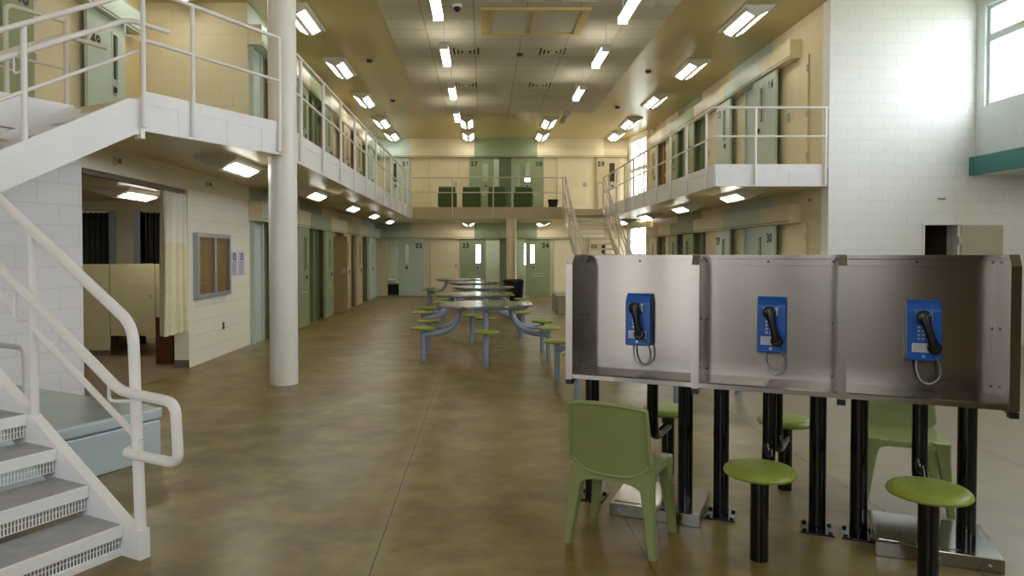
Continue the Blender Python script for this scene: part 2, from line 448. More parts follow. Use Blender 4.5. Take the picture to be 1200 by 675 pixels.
# back wall with cell doorways
lowholes = [(-3.55, -2.65, -1, 2.08), (-.3, .6, -1, 2.08), (1.2, 2.1, -1, 2.08)]
uphole = [(-.3, .58, ZM, ZM+2.08), (1.06, 1.95, ZM, ZM+2.08)]
bm = B()
wall(bm, (0, YB), (1, 0), [-4.2, 5.34]+brk(BACKB), [0, 2.12, ZU, ZM, 5.1, ZC], .2, lowholes+uphole,
     lambda u, z: bandidx(BACKB, u, z, 5.1) or (bandidx(BACKB, u, z, 2.12) if z < ZM else 0))
struct('wall_back', bm, bands('x'), 'cream block back wall with colour bands over the cell doors', 'wall')
# splayed window bay at the far right corner
def bay(bm, z0, z1):
    d = Vector((5.62-5.34, 24.0-25.9, 0)); L = d.length
    wall(bm, (5.34, 25.9), (d.x, d.y), [0, L], [z0, z1], .2, [(.12, L-.12, z0+.35, z1-.15)])
bm = B(); bay(bm, 0, ZU); bay(bm, ZM, ZC); struct('wall_bay', bm, m_cream_y, 'cream wall around the far corner windows', 'wall')

def window(name, O, d, u0, u1, z0, z1, nu, zbars, label, fm=m_frame, w=.06, depth=.1, inset=.05):
    M = frameM((O[0], O[1], 0), d)
    root = thing(name, label, 'window', (O[0], O[1], 0), 0, None, 'structure')
    bm = B()
    box(bm, u0, u1, inset, inset+depth, z0, z0+w, 0, M); box(bm, u0, u1, inset, inset+depth, z1-w, z1, 0, M)
    for k in range(nu+1):
        u = u0 + (u1-u0)*k/nu
        lo, hi = max(u0, u-w/2), min(u1, u+w/2)
        if k == 0: hi = u0+w
        if k == nu: lo = u1-w
        box(bm, lo, hi, inset, inset+depth, z0+w, z1-w, 0, M)
    for zb in zbars: box(bm, u0+w, u1-w, inset+.005, inset+depth-.005, zb-w, zb+w, 0, M)
    obj('window_frame', bm, fm, root, world=True)
    bm = B(); box(bm, u0+w*.5, u1-w*.5, inset+depth*.5-.004, inset+depth*.5+.004, z0+w*.5, z1-w*.5, 0, M)
    obj('pane', bm, m_glass, root, world=True)
    return root
dB = (5.62-5.34, 24.0-25.9); LB = math.hypot(*dB)
window('window_1', (5.34, 25.9), dB, .12, LB-.12, ZM+.35, ZC-.15, 2, [4.6], 'tall bright window at the far right corner, upper level')
window('window_2', (5.34, 25.9), dB, .12, LB-.12, .35, ZU-.15, 2, [1.5], 'bright window at the far right corner, lower level')

# turned white wall under the stairs, frontal bathroom walls
c1 = Vector((-4.0, 6.99, 0))
bm = B(); wall(bm, (c1.x-NX*7, c1.y-NY*7), (NX, NY), [0, 7], [0, ZU], .2)
struct('wall_stair', bm, m_white_n, 'white block wall behind the lower stair rail', 'wall')
bm = B()
shower = [(-6.95, -6.40, -1, 2.28), (-5.86, -5.30, -1, 2.28)]
wall(bm, (0, 12.0), (1, 0), [-9, -4.2], [0, 2.5], .15, shower)
struct('wall_bathroom', bm, block_mat('cream bathroom block paint', (238, 228, 196), (1, 0), .3), 'cream tiled back wall of the bathroom', 'wall')
bm = B(); box(bm, -9.1, -9, 3, 12.1, 0, 2.5); box(bm, -9, -4.2, 12.9, 13, 0, 2.5); box(bm, -4.2, -4.19, 12, 13, 0, 2.5)
struct('wall_bathroom_side', bm, m_cream_y, 'cream side wall of the bathroom', 'wall')
bm = B(); box(bm, -9, -4.2, 5.6, 13, 2.46, 2.56)
struct('ceiling_bathroom', bm, m_soffit, 'low tan ceiling of the bathroom', 'ceiling')
bm = B()
prism(bm, [(-9, 3.0), (c1.x-NX*4-.1, c1.y-NY*4), (-4.02, 6.99), (-4.02, 9.5), (-4.2, 9.5), (-4.2, 13), (-9, 13)], 0, .008)
struct('floor_bathroom', bm, m_bathfloor, 'brown grey bathroom floor inside the left opening', 'floor')

# mezzanine slabs
T = na(4.257, 5.839); Tf = na(4.257, 6.80)
bm = B()
prism(bm, [(-4.0, YM), (XLI, YM), (XLI, 8.05), (T.x, T.y), (Tf.x, Tf.y), (Tf.x-NX*4, Tf.y-NY*4), (-9, Tf.y-NY*4), (-9, 12.0), (-4.2, 12.0), (-4.2, YM)], ZU, ZM)
struct('floor_mezzanine_left', bm, m_soffit, 'concrete mezzanine slab of the left walkway with tan underside', 'mezzanine floor')
bm = B(); box(bm, -4.2, 5.5, YM, YB, ZU, ZM)
struct('floor_mezzanine_back', bm, m_soffit, 'mezzanine slab along the back wall with tan underside', 'mezzanine floor')
bm = B(); box(bm, XRI, XR, 11.80, YM, ZU, ZM)
struct('floor_mezzanine_right', bm, m_soffit, 'mezzanine slab of the right walkway with tan underside', 'mezzanine floor')

# right side wall with clerestory windows and teal beam
bm = B()
XW = 8.25
holes = [(.19+1.75*k, .19+1.75*k+1.62, 3.97, 5.62) for k in range(10)]
wall(bm, (XW, 11.77), (0, -1), [0, 17.9], [2.87, 3.17, ZC], .2, holes)
struct('wall_right_window', bm, m_paleblue, 'pale blue upper wall with the clerestory windows', 'wall')
for k, h in enumerate(holes):
    window('window_%d' % (k+3), (XW, 11.77), (0, -1), h[0], h[1], h[2], h[3], 1, [5.09],
           'large clerestory window over the teal beam, %s from the white block wall' % ('first second third fourth fifth sixth seventh eighth ninth tenth'.split()[k]))
bm = B(); box(bm, 8.15, 8.25, -6, 11.77, 2.87, 3.17)
struct('trim_1', bm, m_teal, 'teal painted beam edge beneath the clerestory windows', 'beam')
bm = B(); box(bm, 8.25, 12.2, -6, 11.77, 2.875, 3.05)
struct('ceiling_low', bm, mat('pale green ceiling paint', (214, 224, 212), .4), 'pale low ceiling behind the teal beam', 'ceiling')
struct('wall_far_right', bx(12, 12.2, -6.2, 12, 0, 3), m_offwhite_y, 'off-white wall under the low ceiling', 'wall')
RW = (0, 1, 2, 6, 7)  # unseen high windows, added for more daylight from behind the camera
bm = B(); wall(bm, (12.2, -6.0), (-1, 0), [0, 21.4], [0, ZC], .2, [(2.1*k+.4, 2.1*k+2.3, 3.3, 5.5) for k in RW]+[(16.8+1.5*k, 18.1+1.5*k, .9, 2.7) for k in range(3)])
struct('wall_rear', bm, mat('darkened rear wall paint', (112, 97, 74), .5), 'tan wall behind the camera, darkened for the booth reflections', 'wall')  # unseen wall, painted dark so the booth steel mirrors a dim background
for k in range(3): window('window_%d' % (k+30), (12.2, -6.0), (-1, 0), 16.8+1.5*k, 18.1+1.5*k, .9, 2.7, 1, [], 'low window added behind the camera at the left, number %s along' % 'one two three'.split()[k])  # unseen low windows, added as the bright patch mirrored in the booth
for k in RW:
    window('window_%d' % (k+40), (12.2, -6.0), (-1, 0), .4+2.1*k, 2.3+2.1*k, 3.3, 5.5, 1, [4.5], 'high window added in the wall behind the camera, number %s along' % 'one two three four five six seven eight'.split()[k])
struct('wall_far_left', bx(-9.2, -9.0, -6.2, 12, 0, ZC), m_offwhite_y, 'off-white wall beyond the stairs', 'wall')

# cells behind the back wall
bm = B()
cellwin = [(-.34, -.06, 1.1, 2.0), (1.66, 2.10, 1.1, 2.0), (1.66, 2.02, 4.0, 4.66)]
wall(bm, (0, 28.4), (1, 0), [-4.2, 5.5], [0, ZC], .15, cellwin)
for x in (-4.2, -1.5, .88, 3.2, 5.4): box(bm, x-.06, x+.06, YB+.2, 28.4, 0, 2.6); box(bm, x-.06, x+.06, YB+.2, 28.4, ZM, ZC)
box(bm, -4.2, 5.46, YB+.2, 28.4, 2.6, ZM)
struct('wall_cells', bm, m_pale_cell, 'pale green walls inside the cells behind the back doors', 'wall')
for k, (a, b, c, d) in enumerate(cellwin):
    window('window_%d' % (k+19), (0, 28.4), (1, 0), a, b, c, d, 1, [], 'narrow bright cell window seen through door %s' % ('23', '24', '58', '22')[k], w=.015)

# ------------------------------------------------------------------ pillars
bm = B(); lathe(bm, [(0, 0), (.165, 0), (.165, 5.79), (0, 5.79)], -2.385, 8.36, 40)
struct('pillar', bm, m_pillar, 'white round steel pillar beside the stair landing', 'pillar', True)
bm = B(); lathe(bm, [(0, 0), (.165, 0), (.165, ZU), (0, ZU)], .92, 22.65, 32)
struct('pillar.001', bm, m_pillar_far, 'cream round pillar holding the back mezzanine', 'pillar', True)

# ------------------------------------------------------------------ door housings (tracks)
def housing(name, O, d, lst, u0, u1, z0, z1, depth, label):
    """box along d from u0 to u1 on the left of d by -depth; coloured by bands"""
    bm = B(); M = frameM((O[0], O[1], 0), d)
    us = sorted(set([u0, u1]+[v for v in lst_u(lst, O, d) if u0 < v < u1]))
    order = ['cream', 'green', 'blue', 'brown']
    for a, b in zip(us, us[1:]):
        mi = 0
        for c, p, q in lst:
            pu, qu = sorted((u_of(p, O, d), u_of(q, O, d)))
            if pu < (a+b)/2 < qu: mi = order.index(c)
        box(bm, a, b, -depth, 0, z0, z1, mi, M)
    box(bm, u0, u1, -depth-.006, -depth, z0+.03, z0+.045, 4, M)
    o = obj(name, bm, [m_housing[k] for k in order]+[m_grey_base])
    return tag(o, label, 'door track housing', None, 'structure')
def u_of(v, O, d): return (v-O[1])*d[1] if abs(d[1]) > .5 else (v-O[0])*d[0]
def lst_u(lst, O, d): return [u_of(v, O, d) for b in lst for v in b[1:]]
housing('trim_2', (XL, 11.95), (0, 1), LEFTB, 0, YB-11.95, 2.12, 2.46, .24, 'sloping track housing over the lower left cell doors')
housing('trim_3', (XL, 11.95), (0, 1), LEFTB, .03, YB-11.95, 5.12, 5.46, .24, 'track housing over the upper left cell doors')
housing('trim_4', (XR, 24.0), (0, -1), RIGHTB, 0, 11.2, 2.12, 2.46, .22, 'track housing over the lower right cell doors')
housing('trim_5', (XR, 24.0), (0, -1), RIGHTB, 0, 11.2, 5.12, 5.46, .22, 'track housing over the upper right cell doors')
housing('trim_6', (0, YB), (1, 0), BACKB, -3.74, 5.3, 2.12, 2.44, .16, 'track housing over cell doors 22 to 25')
housing('trim_7', (0, YB), (1, 0), BACKB, -3.74, 5.3, 5.12, 5.42, .16, 'track housing over cell doors 56 to 59')
housing('trim_8', (-5.77, 4.0), (0, 1), [('blue', 10.2, 11.45)], 0, 7.5, 5.12, 5.46, .22, 'track housing above door 49')

# ------------------------------------------------------------------ cell doors
DN = [0]
def cell_door(O, d, w, h, color, num=None, numside=1, win=.5, label='', see=False, off=.03, handle=True, winw=.13, numz=1.86, plain=False):
    """sliding door: its face looks to the right of d; left edge at O; stands off the wall"""
    DN[0] += 1
    ang = math.atan2(d[1], d[0])
    root = thing('door_%d' % DN[0], label, 'door', O, ang, None, 'structure')
    y1, y0 = -off, -off-.05
    wx = w*win; z0, z1 = 1.22, 1.90
    bm = B()
    box(bm, 0, wx-winw/2, y0, y1, .015, h); box(bm, wx+winw/2, w, y0, y1, .015, h)
    box(bm, wx-winw/2, wx+winw/2, y0, y1, .015, z0); box(bm, wx-winw/2, wx+winw/2, y0, y1, z1, h)
    mt = m_door[color]
    obj('panel', bm, mt, root)
    bm = B(); e = .028
    for (a, b, c, q) in ((wx-winw/2-e, wx+winw/2+e, z1, z1+e), (wx-winw/2-e, wx+winw/2+e, z0-e, z0), (wx-winw/2-e, wx-winw/2, z0, z1), (wx+winw/2, wx+winw/2+e, z0, z1)):
        box(bm, a, b, y0-.015, y0, c, q)
    obj('window_frame', bm, mt, root)
    bm = B(); box(bm, wx-winw/2, wx+winw/2, y0+.02, y0+.03, z0, z1)
    obj('vision_panel', bm, m_glass if see else m_darkglass, root)
    s = -numside
    lx = wx if not handle else (w*.5+s*w*.18)
    bm = B(); box(bm, lx-.06, lx+.06, y0-.012, y0, .98, 1.14); bevel(bm, .004, 1); lk = obj('lock_plate', bm, m_alu, root)
    bm = B(); box(bm, lx-.035, lx+.035, y0-.03, y0-.012, 1.02, 1.10); obj('handle', bm, m_blackplastic, lk)
    bm = B(); box(bm, w*.5-.2, w*.5+.2, y0-.01, y0, .74, .76); box(bm, w*.5-.2, w*.5+.2, y0-.008, y0, .84, .85); obj('food_slot', bm, m_fixture, root)
    if num:
        nx = w*.5+numside*w*.30
        text_part(num, .235, m_blkpaint, root, Matrix.Translation((nx, y0-.001, numz)) @ Matrix.Rotation(R(90), 4, 'X'))
    return root
def panel_door(O, d, w, h, label, color='cream', off=.0, hinge=1, lockz=1.12):
    """narrow cream service door with three hinges and a lock"""
    DN[0] += 1
    root = thing('door_%d' % DN[0], label, 'service door', O, math.atan2(d[1], d[0]), None, 'structure')
    bm = B(); box(bm, 0, w, -off-.035, -off, .02, h); bevel(bm, .006, 1); obj('panel', bm, m_door[color], root)
    hx = w-.015 if hinge > 0 else .015
    for z in (.3, 1.05, h-.25):
        bm = B(); tube(bm, [(hx, -off-.045, z-.06), (hx, -off-.045, z+.06)], .016, 8); obj('hinge', bm, m_fixture, root, True)
    lx = .1 if hinge > 0 else w-.1
    bm = B(); box(bm, lx-.05, lx+.05, -off-.05, -off-.035, lockz-.08, lockz+.08); obj('lock_plate', bm, m_alu, root)
    return root
def strip(O, d, w, h, color, label, off=.02):
    DN[0] += 1
    bm = B(); M = frameM(O, d)
    # a shallow steel pocket: two jambs and a recessed back
    box(bm, 0, .04, -off-.05, 0, 0, h, 0, M); box(bm, w-.04, w, -off-.05, 0, 0, h, 0, M); box(bm, .04, w-.04, -off-.012, 0, 0, h, 0, M)
    o = obj('trim_%d' % (DN[0]+20), bm, m_strip[color])
    return tag(o, label, 'door pocket', None, 'structure')

LEV = (('lower', 0), ('upper', ZM))
# right wall: direction -Y so that the right of d is -X
for lev, z in LEV:
    dR = (0, -1); base = XR-.0
    P = lambda y: (XR, y, z)
    H = 2.11
    nums = ('30', '29') if z == 0 else ('64', '63')
    cell_door(P(14.67), dR, 1.12, H, 'blue', nums[0], 1, .42, 'pale blue sliding cell door %s on the right %s row' % (nums[0], lev), off=.12)
    strip(P(15.4), dR, .55, H, 'blue', 'blue door pocket beside cell door %s' % nums[0])
    cell_door(P(16.95), dR, .92, H, 'blue', nums[1], -1, .62, 'pale blue sliding cell door %s on the right %s row' % (nums[1], lev), off=.12)
    panel_door(P(18.0), dR, .8, H, 'cream service door beyond cell door %s' % nums[1], hinge=1)
    strip(P(18.75), dR, .5, H, 'green', 'narrow dark green pocket past the service door, right %s row' % lev)
    cell_door(P(19.75), dR, .92, H, 'green', None, 1, .4, 'green cell door nearest the dark green pocket, right %s row' % lev, off=.1)
    strip(P(20.35), dR, .5, H, 'green', 'green door pocket between two green doors, right %s row' % lev)
    cell_door(P(21.35), dR, .92, H, 'green', None, -1, .6, 'farther green cell door on the right %s row' % lev, off=.1)
    panel_door(P(22.15), dR, .62, H, 'cream service door between green and brown cells, right %s row' % lev, hinge=-1)
    strip(P(22.65), dR, .45, H, 'brown', 'dark brown door pocket, right %s row' % lev)
    cell_door(P(23.75), dR, .95, H, 'brown', None, -1, .5, 'brown cell door at the far end of the right %s row' % lev, off=.1)
    panel_door(P(13.35), dR, .86, H, 'cream service door with hinges nearest the white wall, %s right' % lev, hinge=1)
# left wall: direction +Y, right of d is +X
for lev, z in LEV:
    dL = (0, 1); P = lambda y: (XL, y, z); H = 2.11
    strip(P(12.05), dL, .5, H, 'blue', 'pale blue door frame beside the pillar, left %s row' % lev)
    cell_door(P(12.75), dL, .9, H, 'blue', None, 1, .5, 'pale blue cell door behind the white pillar, left %s row' % lev, off=.16)
    strip(P(13.98), dL, .32, H, 'green', 'dark green door pocket nearest the pillar, left %s row' % lev, .1)
    cell_door(P(14.3), dL, .95, H, 'green', None, -1, .62, 'near green cell door past the pillar on the left %s row' % lev, off=.17)
    strip(P(15.85), dL, .5, H, 'green', 'dark green door pocket between the green doors, left %s row' % lev, .1)
    cell_door(P(16.8), dL, .9, H, 'green', None, -1, .5, 'second green cell door on the left %s row' % lev, off=.17)
    cell_door(P(19.1), dL, .92, H, 'brown', None, -1, .5, 'brown cell door beyond the green doors, left %s row' % lev, off=.17)
    strip(P(20.35), dL, .5, H, 'brown', 'dark brown door pocket on the left %s row' % lev, .1)
    cell_door(P(20.95), dL, 1.0, H, 'brown', None, -1, .55, 'farther brown cell door on the left %s row' % lev, off=.17)
    panel_door(P(22.1), dL, .7, H, 'cream service door before the blue cells, left %s row' % lev, hinge=-1)
    strip(P(22.95), dL, .3, H, 'green', 'dark pocket before the last blue door, left %s row' % lev, .1)
    cell_door(P(23.3), dL, .92, H, 'blue', None, -1, .55, 'pale blue cell door near the back corner, left %s row' % lev, off=.17)
    strip(P(24.7), dL, .9, H, 'blue', 'blue door pocket in the back left corner, %s level' % lev, .1)
# open brown service leaf on the left
panel_door((-3.97, 18.35, 0), (1, 0), .42, 2.02, 'brown service door swung open into the hall on the left', 'leaf', off=0, hinge=-1)
# back wall
dX = (1, 0); P = lambda x, z=0: (x, YB, z)
cell_door(P(-3.11), dX, .93, 2.11, 'blue', '22', 1, .34, 'pale blue sliding cell door 22, half open', see=True, off=.03)
panel_door(P(-1.95), dX, 1.05, 2.1, 'cream service door between cell doors 22 and 23', hinge=-1)
cell_door(P(-.82), dX, .92, 2.11, 'green', '23', -1, .70, 'green sliding cell door 23, half open', see=True, off=.03, winw=.17)
strip(P(.62), dX, .5, 2.11, 'green', 'dark green door pocket behind the far pillar')
cell_door(P(1.58), dX, .9, 2.11, 'green', '24', 1, .28, 'green sliding cell door 24, half open', see=True, off=.03, winw=.17)
panel_door(P(2.62), dX, 1.0, 2.1, 'cream service door right of cell door 24', hinge=-1)
cell_door(P(3.9), dX, .9, 2.11, 'brown', '25', -1, .6, 'tan cell door 25 behind the back stairs', off=.03)
Z = ZM
cell_door(P(-3.45, Z), dX, .75, 2.11, 'blue', '56', 1, .3, 'pale blue cell door 56 at the upper back left corner', off=.03)
panel_door(P(-1.95, Z), dX, 1.05, 2.1, 'cream service door between cell doors 56 and 57', hinge=-1)
cell_door(P(-.5, Z), dX, .9, 2.11, 'green', '57', -1, .66, 'green sliding cell door 57, half open', see=True, off=.03, winw=.2)
strip(P(.6, Z), dX, .44, 2.11, 'green', 'dark green door pocket between cell doors 57 and 58')
cell_door(P(1.36, Z), dX, .87, 2.11, 'green', '58', 1, .32, 'green sliding cell door 58, half open', see=True, off=.03, winw=.2)
panel_door(P(2.75, Z), dX, 1.1, 2.1, 'cream service door between cell doors 58 and 59', hinge=-1)
cell_door(P(4.17, Z), dX, .87, 2.11, 'brown', '59', -1, .66, 'tan cell door 59 at the head of the back stairs', off=.03, winw=.2)
# doors on the wall above the stairs (faces +X)
cell_door((-5.77, 10.05, ZM), (0, 1), 1.05, 2.11, 'blue', '49', -1, .70, 'pale blue cell door 49 at the top of the stairs', off=.08, numz=1.66)
cell_door((-5.77, 7.75, ZM), (0, 1), 1.1, 2.11, 'green', '48', 1, .4, 'green cell door 48 above the stair landing', off=.08, numz=1.70)
panel_door((-5.77, 9.0, ZM), (0, 1), .8, 2.1, 'cream service door between cell doors 48 and 49', hinge=-1)
strip((-5.77, 11.2, ZM), (0, 1), .6, 2.1, 'cream', 'tan door pocket past cell door 49')
# open beige closet door on the white wall
DN[0] += 1
root = thing('door_%d' % DN[0], 'open beige closet door folded flat against the white block wall', 'door', (8.0, 11.77, 0), 0, None, 'structure')
bm = B(); box(bm, .02, .71, -.05, -.01, .02, 2.04); bevel(bm, .004, 1); obj('panel', bm, m_beigedoor, root)
for z in (.3, 1.05, 1.78):
    bm = B(); box(bm, -.03, .02, -.055, -.002, z-.07, z+.07); obj('hinge', bm, m_fixture, root)
bm = B()
box(bm, 7.38, 7.41, 11.74, 12.03, 0, 2.07); box(bm, 7.97, 8.0, 11.755, 12.03, 0, 2.07); box(bm, 7.38, 8.0, 11.755, 12.03, 2.04, 2.07)
struct('trim_60', bm, m_white_paint, 'white door frame of the closet opening', 'door frame')

# ------------------------------------------------------------------ rails
def guard(name, label, path, posts, z, rails=(1.0, .52), kick=True, end='', r=.022, kz=(-.3, .06), out=0, mp=None, side=1, km=None):
    """guard rail on straight segments; path = list of xy; posts = list of xy"""
    root = thing(name, label, 'railing', (path[0][0], path[0][1], z))
    mp = mp or m_rail
    bm = B(); tube(bm, fillet([(p[0], p[1], z+rails[0]) for p in path], .06), r, 12); obj('top_rail', bm, mp, root, True, True)
    bm = B(); tube(bm, fillet([(p[0], p[1], z+rails[1]) for p in path], .06), r*.8, 12); obj('mid_rail', bm, mp, root, True, True)
    for p in posts:
        bm = B(); tube(bm, [(p[0], p[1], z+kz[0]+.02), (p[0], p[1], z+rails[0])], r, 10); obj('post', bm, mp, root, True, True)
    if kick:
        for a, b in zip(path, path[1:]):
            L = math.hypot(b[0]-a[0], b[1]-a[1]); M = frameM((a[0], a[1], z), (b[0]-a[0], b[1]-a[1]))
            s = side
            ya, yb = sorted((s*.024, s*.034)); yc, yd = sorted((s*.018, s*.03))
            bm = B(); box(bm, 0, L, ya, yb, kz[0]-.01, kz[1]-.10, 0, M); box(bm, 0, L, yc, yd, kz[1]-.12, kz[1], 0, M)
            ts = [k for k in (.28, .62, .9)]
            for t in ts: box(bm, L*t-.1, L*t+.1, *sorted((s*.020, s*.026)), kz[0], kz[1]-.12, 0, M)
            obj('kick_plate', bm, km or m_kick, root, False, True)
    return root
# left walkway
yl = [8.84+1.237*k for k in range(12)]
guard('guard_rail', 'white guard rail along the left upper walkway', [(XLI+.05, 8.62), (XLI+.05, YM-.05)], [(XLI+.05, y) for y in yl[:-1]]+[(XLI+.05, YM-.05)], ZM, side=1)
guard('guard_rail.001', 'shade-tinted guard rail along the back mezzanine', [(XLI+.1, YM-.05), (2.56, YM-.05)], [(-.98, YM-.05), (.33, YM-.05), (2.56, YM-.05)], ZM, mp=m_rail_shaded, side=1, km=m_kick_shaded)
yr = [12.18+1.165*k for k in range(9)]
guard('guard_rail.002', 'white guard rail wrapping round the right upper walkway', [(XR-.04, 11.75), (XRI-.05, 11.75), (XRI-.05, YM-.05)],
      [(5.73, 11.75), (4.56, 11.75)]+[(XRI-.05, y) for y in yr], ZM, side=-1)
# landing
Te = na(6.0, 5.80); Ts = na(4.257, 5.80)
guard('guard_rail.003', 'white guard rail with kick plates on the stair landing', [(Ts.x, Ts.y), (Te.x, Te.y)], [(Ts.x, Ts.y), tuple(na(4.803, 5.80)[:2]), tuple(na(5.98, 5.80)[:2])], ZM, side=1)
# rail on the slab edge over the turned wall
g0, g1 = na(4.1, 6.84), na(3.5, 6.84)
root = thing('guard_rail.004', 'far guard rail with rounded end along the stair opening', 'railing', (g0.x, g0.y, ZM))
q = [na(4.08, 6.84, ZM), na(4.08, 6.84, ZM+.42), na(3.36, 6.84, ZM+.42)]
bm = B(); tube(bm, fillet([na(4.17, 6.83, ZM+.82), na(3.62, 6.83, ZM+.82), na(3.62, 6.83, ZM-.2)], .08), .022, 12); obj('top_rail', bm, m_rail_shaded, root, True, True)
bm = B(); tube(bm, [na(4.17, 6.83, ZM+.36), na(3.62, 6.83, ZM+.36)], .012, 10); obj('mid_rail', bm, m_rail_shaded, root, True, True)
bm = B(); tube(bm, [na(4.17, 6.83, ZM-.15), na(4.17, 6.83, ZM+.84)], .024, 10); obj('post', bm, m_rail_shaded, root, True, True)
bm = B(); box(bm, 1.2, 4.2, 6.76, 6.795, ZM-.3, ZM+.005, 0, Matrix(((NX, AX, 0, 0), (NY, AY, 0, 0), (0, 0, 1, 0), (0, 0, 0, 1)))); obj('kick_plate', bm, m_kick, root, False, True)
MNA = Matrix(((NX, AX, 0, 0), (NY, AY, 0, 0), (0, 0, 1, 0), (0, 0, 0, 1)))   # x = n, y = a

# ------------------------------------------------------------------ staircases
RISE, GO = .16, .28
SL = RISE/GO
def stringer_poly(a0, z0, a1, z1, up, dn):
    return [(a0, z0+up), (a1, z1+up), (a1, z1-dn), (a0, z0-dn)]
def grille(bm, n0, n1, a, z0, z1, M):
    k = int((n1-n0)/.0165)
    for i in range(k):
        x = n0+(i+.2)*(n1-n0)/k
        box(bm, x, x+.006, a, a+.006, z0, z1, 0, M)
    for z in (z0, (z0+z1)/2, z1-.004): box(bm, n0, n1, a-.002, a+.002, z, z+.004, 0, M)
# lower flight: rises along a; treads run along n
A0, N1 = 3.306, 2.28; N0 = N1-1.25
st = thing('staircase', 'white steel staircase with grey treads at the lower left', 'staircase', tuple(na(N1, A0)))
NT = 9
for k in range(NT):
    a, z = A0+k*GO, RISE*(k+1)
    bm = B(); box(bm, N0, N1, a+.012, a+GO+.02, z-.03, z, 0, MNA); t = obj('tread', bm, m_tread, st, False, True)
    bm = B(); box(bm, N0, N1, a-.004, a+.012, z-.062, z+.002, 0, MNA); bevel(bm, .004, 2); obj('nosing', bm, m_white_paint, t, False, False if False else False)
    t.children[0].data.transform(st.matrix_basis.inverted())
    bm = B(); grille(bm, N0, N1, a+.02, z-RISE+.03 if k else .035, z-.062, MNA)
    if k == 0: box(bm, N0, N1, a+.01, a+.03, 0, .035, 0, MNA)
    g = obj('riser_grille', bm, m_white_paint, st, False, True)
aE = A0+NT*GO
for nm, nn0 in (('stringer', N1+.0), ('stringer', N0-.06)):
    bm = B()
    prism(bm, [(A0-.13, 0), (A0+.12, 0), (aE+.3, RISE*NT+.02), (aE+.3, RISE*NT+.30), (aE, RISE*(NT)+.17), (A0-.04, .15), (A0-.13, .15)], nn0, nn0+.06, 'x', 0,
          Matrix(((NX, AX, 0, 0), (NY, AY, 0, 0), (0, 0, 1, 0), (0, 0, 0, 1))))
    obj(nm, bm, m_white_paint, st, False, True)
nz = lambda a: RISE+(a-A0)*SL
nr = N1+.03
top = [na(nr, aE, nz(aE)+1.06), na(nr, 3.29, nz(3.29)+1.06), na(nr, 3.20, .80)]
bm = B(); tube(bm, fillet([na(nr, aE, nz(aE)+1.06), na(nr, 3.25, nz(3.25)+1.06), na(nr, 3.205, .13)], .10, 8), .028, 14); obj('guard_rail', bm, m_rail, st, True, True)
nh = N1-.03
bm = B(); tube(bm, fillet([na(nh, aE, nz(aE)+.72), na(nh, 3.27, nz(3.27)+.72), na(nh, 2.86, .84), na(nh, 2.84, .55), na(nh, 3.24, .55), na(nr+.03, 3.26, .55)], .065, 8), .026, 14); obj('handrail', bm, m_rail, st, True, True)
bm = B(); tube(bm, [na(nr, aE, nz(aE)+.50), na(nr, 3.20, nz(3.20)+.50)], .017, 12); obj('mid_rail', bm, m_rail, st, True, True)
for a in (4.125, 5.3):
    bm = B(); tube(bm, [na(nr, a, nz(a)-.02), na(nr, a, nz(a)+1.05)], .024, 12); obj('post', bm, m_rail, st, True, True)
    bm = B(); tube(bm, fillet([na(nr, a+.02, nz(a)+.55), na(nh-.01, a+.06, nz(a)+.55), na(nh, a+.06, nz(a)+.74)], .03), .009, 8); obj('bracket', bm, m_rail, st, True, True)
bm = B(); tube(bm, fillet([na(nr, 3.22, .80), na(nh, 3.36, .80), na(nh, 3.36, .90)], .03), .009, 8); obj('bracket', bm, m_rail, st, True, True)
bm = B(); box(bm, N0-.4, N1+.06, aE, aE+.98, RISE*(NT+1)-.2, RISE*(NT+1), 0, MNA); obj('landing', bm, m_tread, st, False, True)

# upper flight: rises along n; treads run along a
st2 = thing('staircase.001', 'upper flight of white stairs climbing to the left landing', 'staircase', tuple(na(1.9, 5.84)))
AN, AF = 5.90, 6.74
NT2 = 9
nTop = 4.257
for k in range(NT2):
    n, z = nTop-GO*(k+1), ZM-RISE*(k+1)
    bm = B(); box(bm, n+.012, n+GO+.02, AN, AF, z-.03, z, 0, MNA); t = obj('tread', bm, m_tread, st2, False, True)
    bm = B(); box(bm, n-.004, n+.012, AN, AF, z-.06, z+.002, 0, MNA); bevel(bm, .004, 1); obj('nosing', bm, m_white_paint, t, False)
    t.children[0].data.transform(st2.matrix_basis.inverted())
    bm = B(); kk = int((AF-AN)/.024)
    for i in range(kk):
        y = AN+(i+.2)*(AF-AN)/kk; box(bm, n+.02, n+.026, y, y+.011, z-RISE+.03, z-.06, 0, MNA)
    obj('riser_grille', bm, m_white_paint, st2, False, True)
zb = ZM-RISE*NT2-.05; nb = nTop-GO*NT2
for a0, a1 in ((5.84, 5.90), (6.74, 6.80)):
    bm = B()
    MM = Matrix(((AX, NX, 0, 0), (AY, NY, 0, 0), (0, 0, 1, 0), (0, 0, 0, 1)))   # x = a, y = n
    prism(bm, [(nb-.15, zb+.02), (nb-.15, zb-.26), (nTop-.06, ZM-.35), (nTop+.01, ZM-.34), (nTop+.01, ZM-.02), (nTop-.12, ZM-.03)], a0, a1, 'x', 0, MM)
    box(bm, nb-.1, nTop, a0-.012, a1, 0, 0.0001, 0, MM) if False else None
    obj('stringer', bm, m_white_paint, st2, False, True)
bm = B(); box(bm, nTop-.015, nTop+.03, 5.825, 5.91, ZM-.38, ZM+.0, 0, MNA); obj('end_plate', bm, m_rail, st2, False, True)
nz2 = lambda n: ZM-(nTop-n)*SL
ar = 5.87
bm = B(); tube(bm, [na(nb, ar, nz2(nb)+.96), na(nTop, 5.83, ZM+.97)], .022, 12); obj('guard_rail', bm, m_rail, st2, True, True)
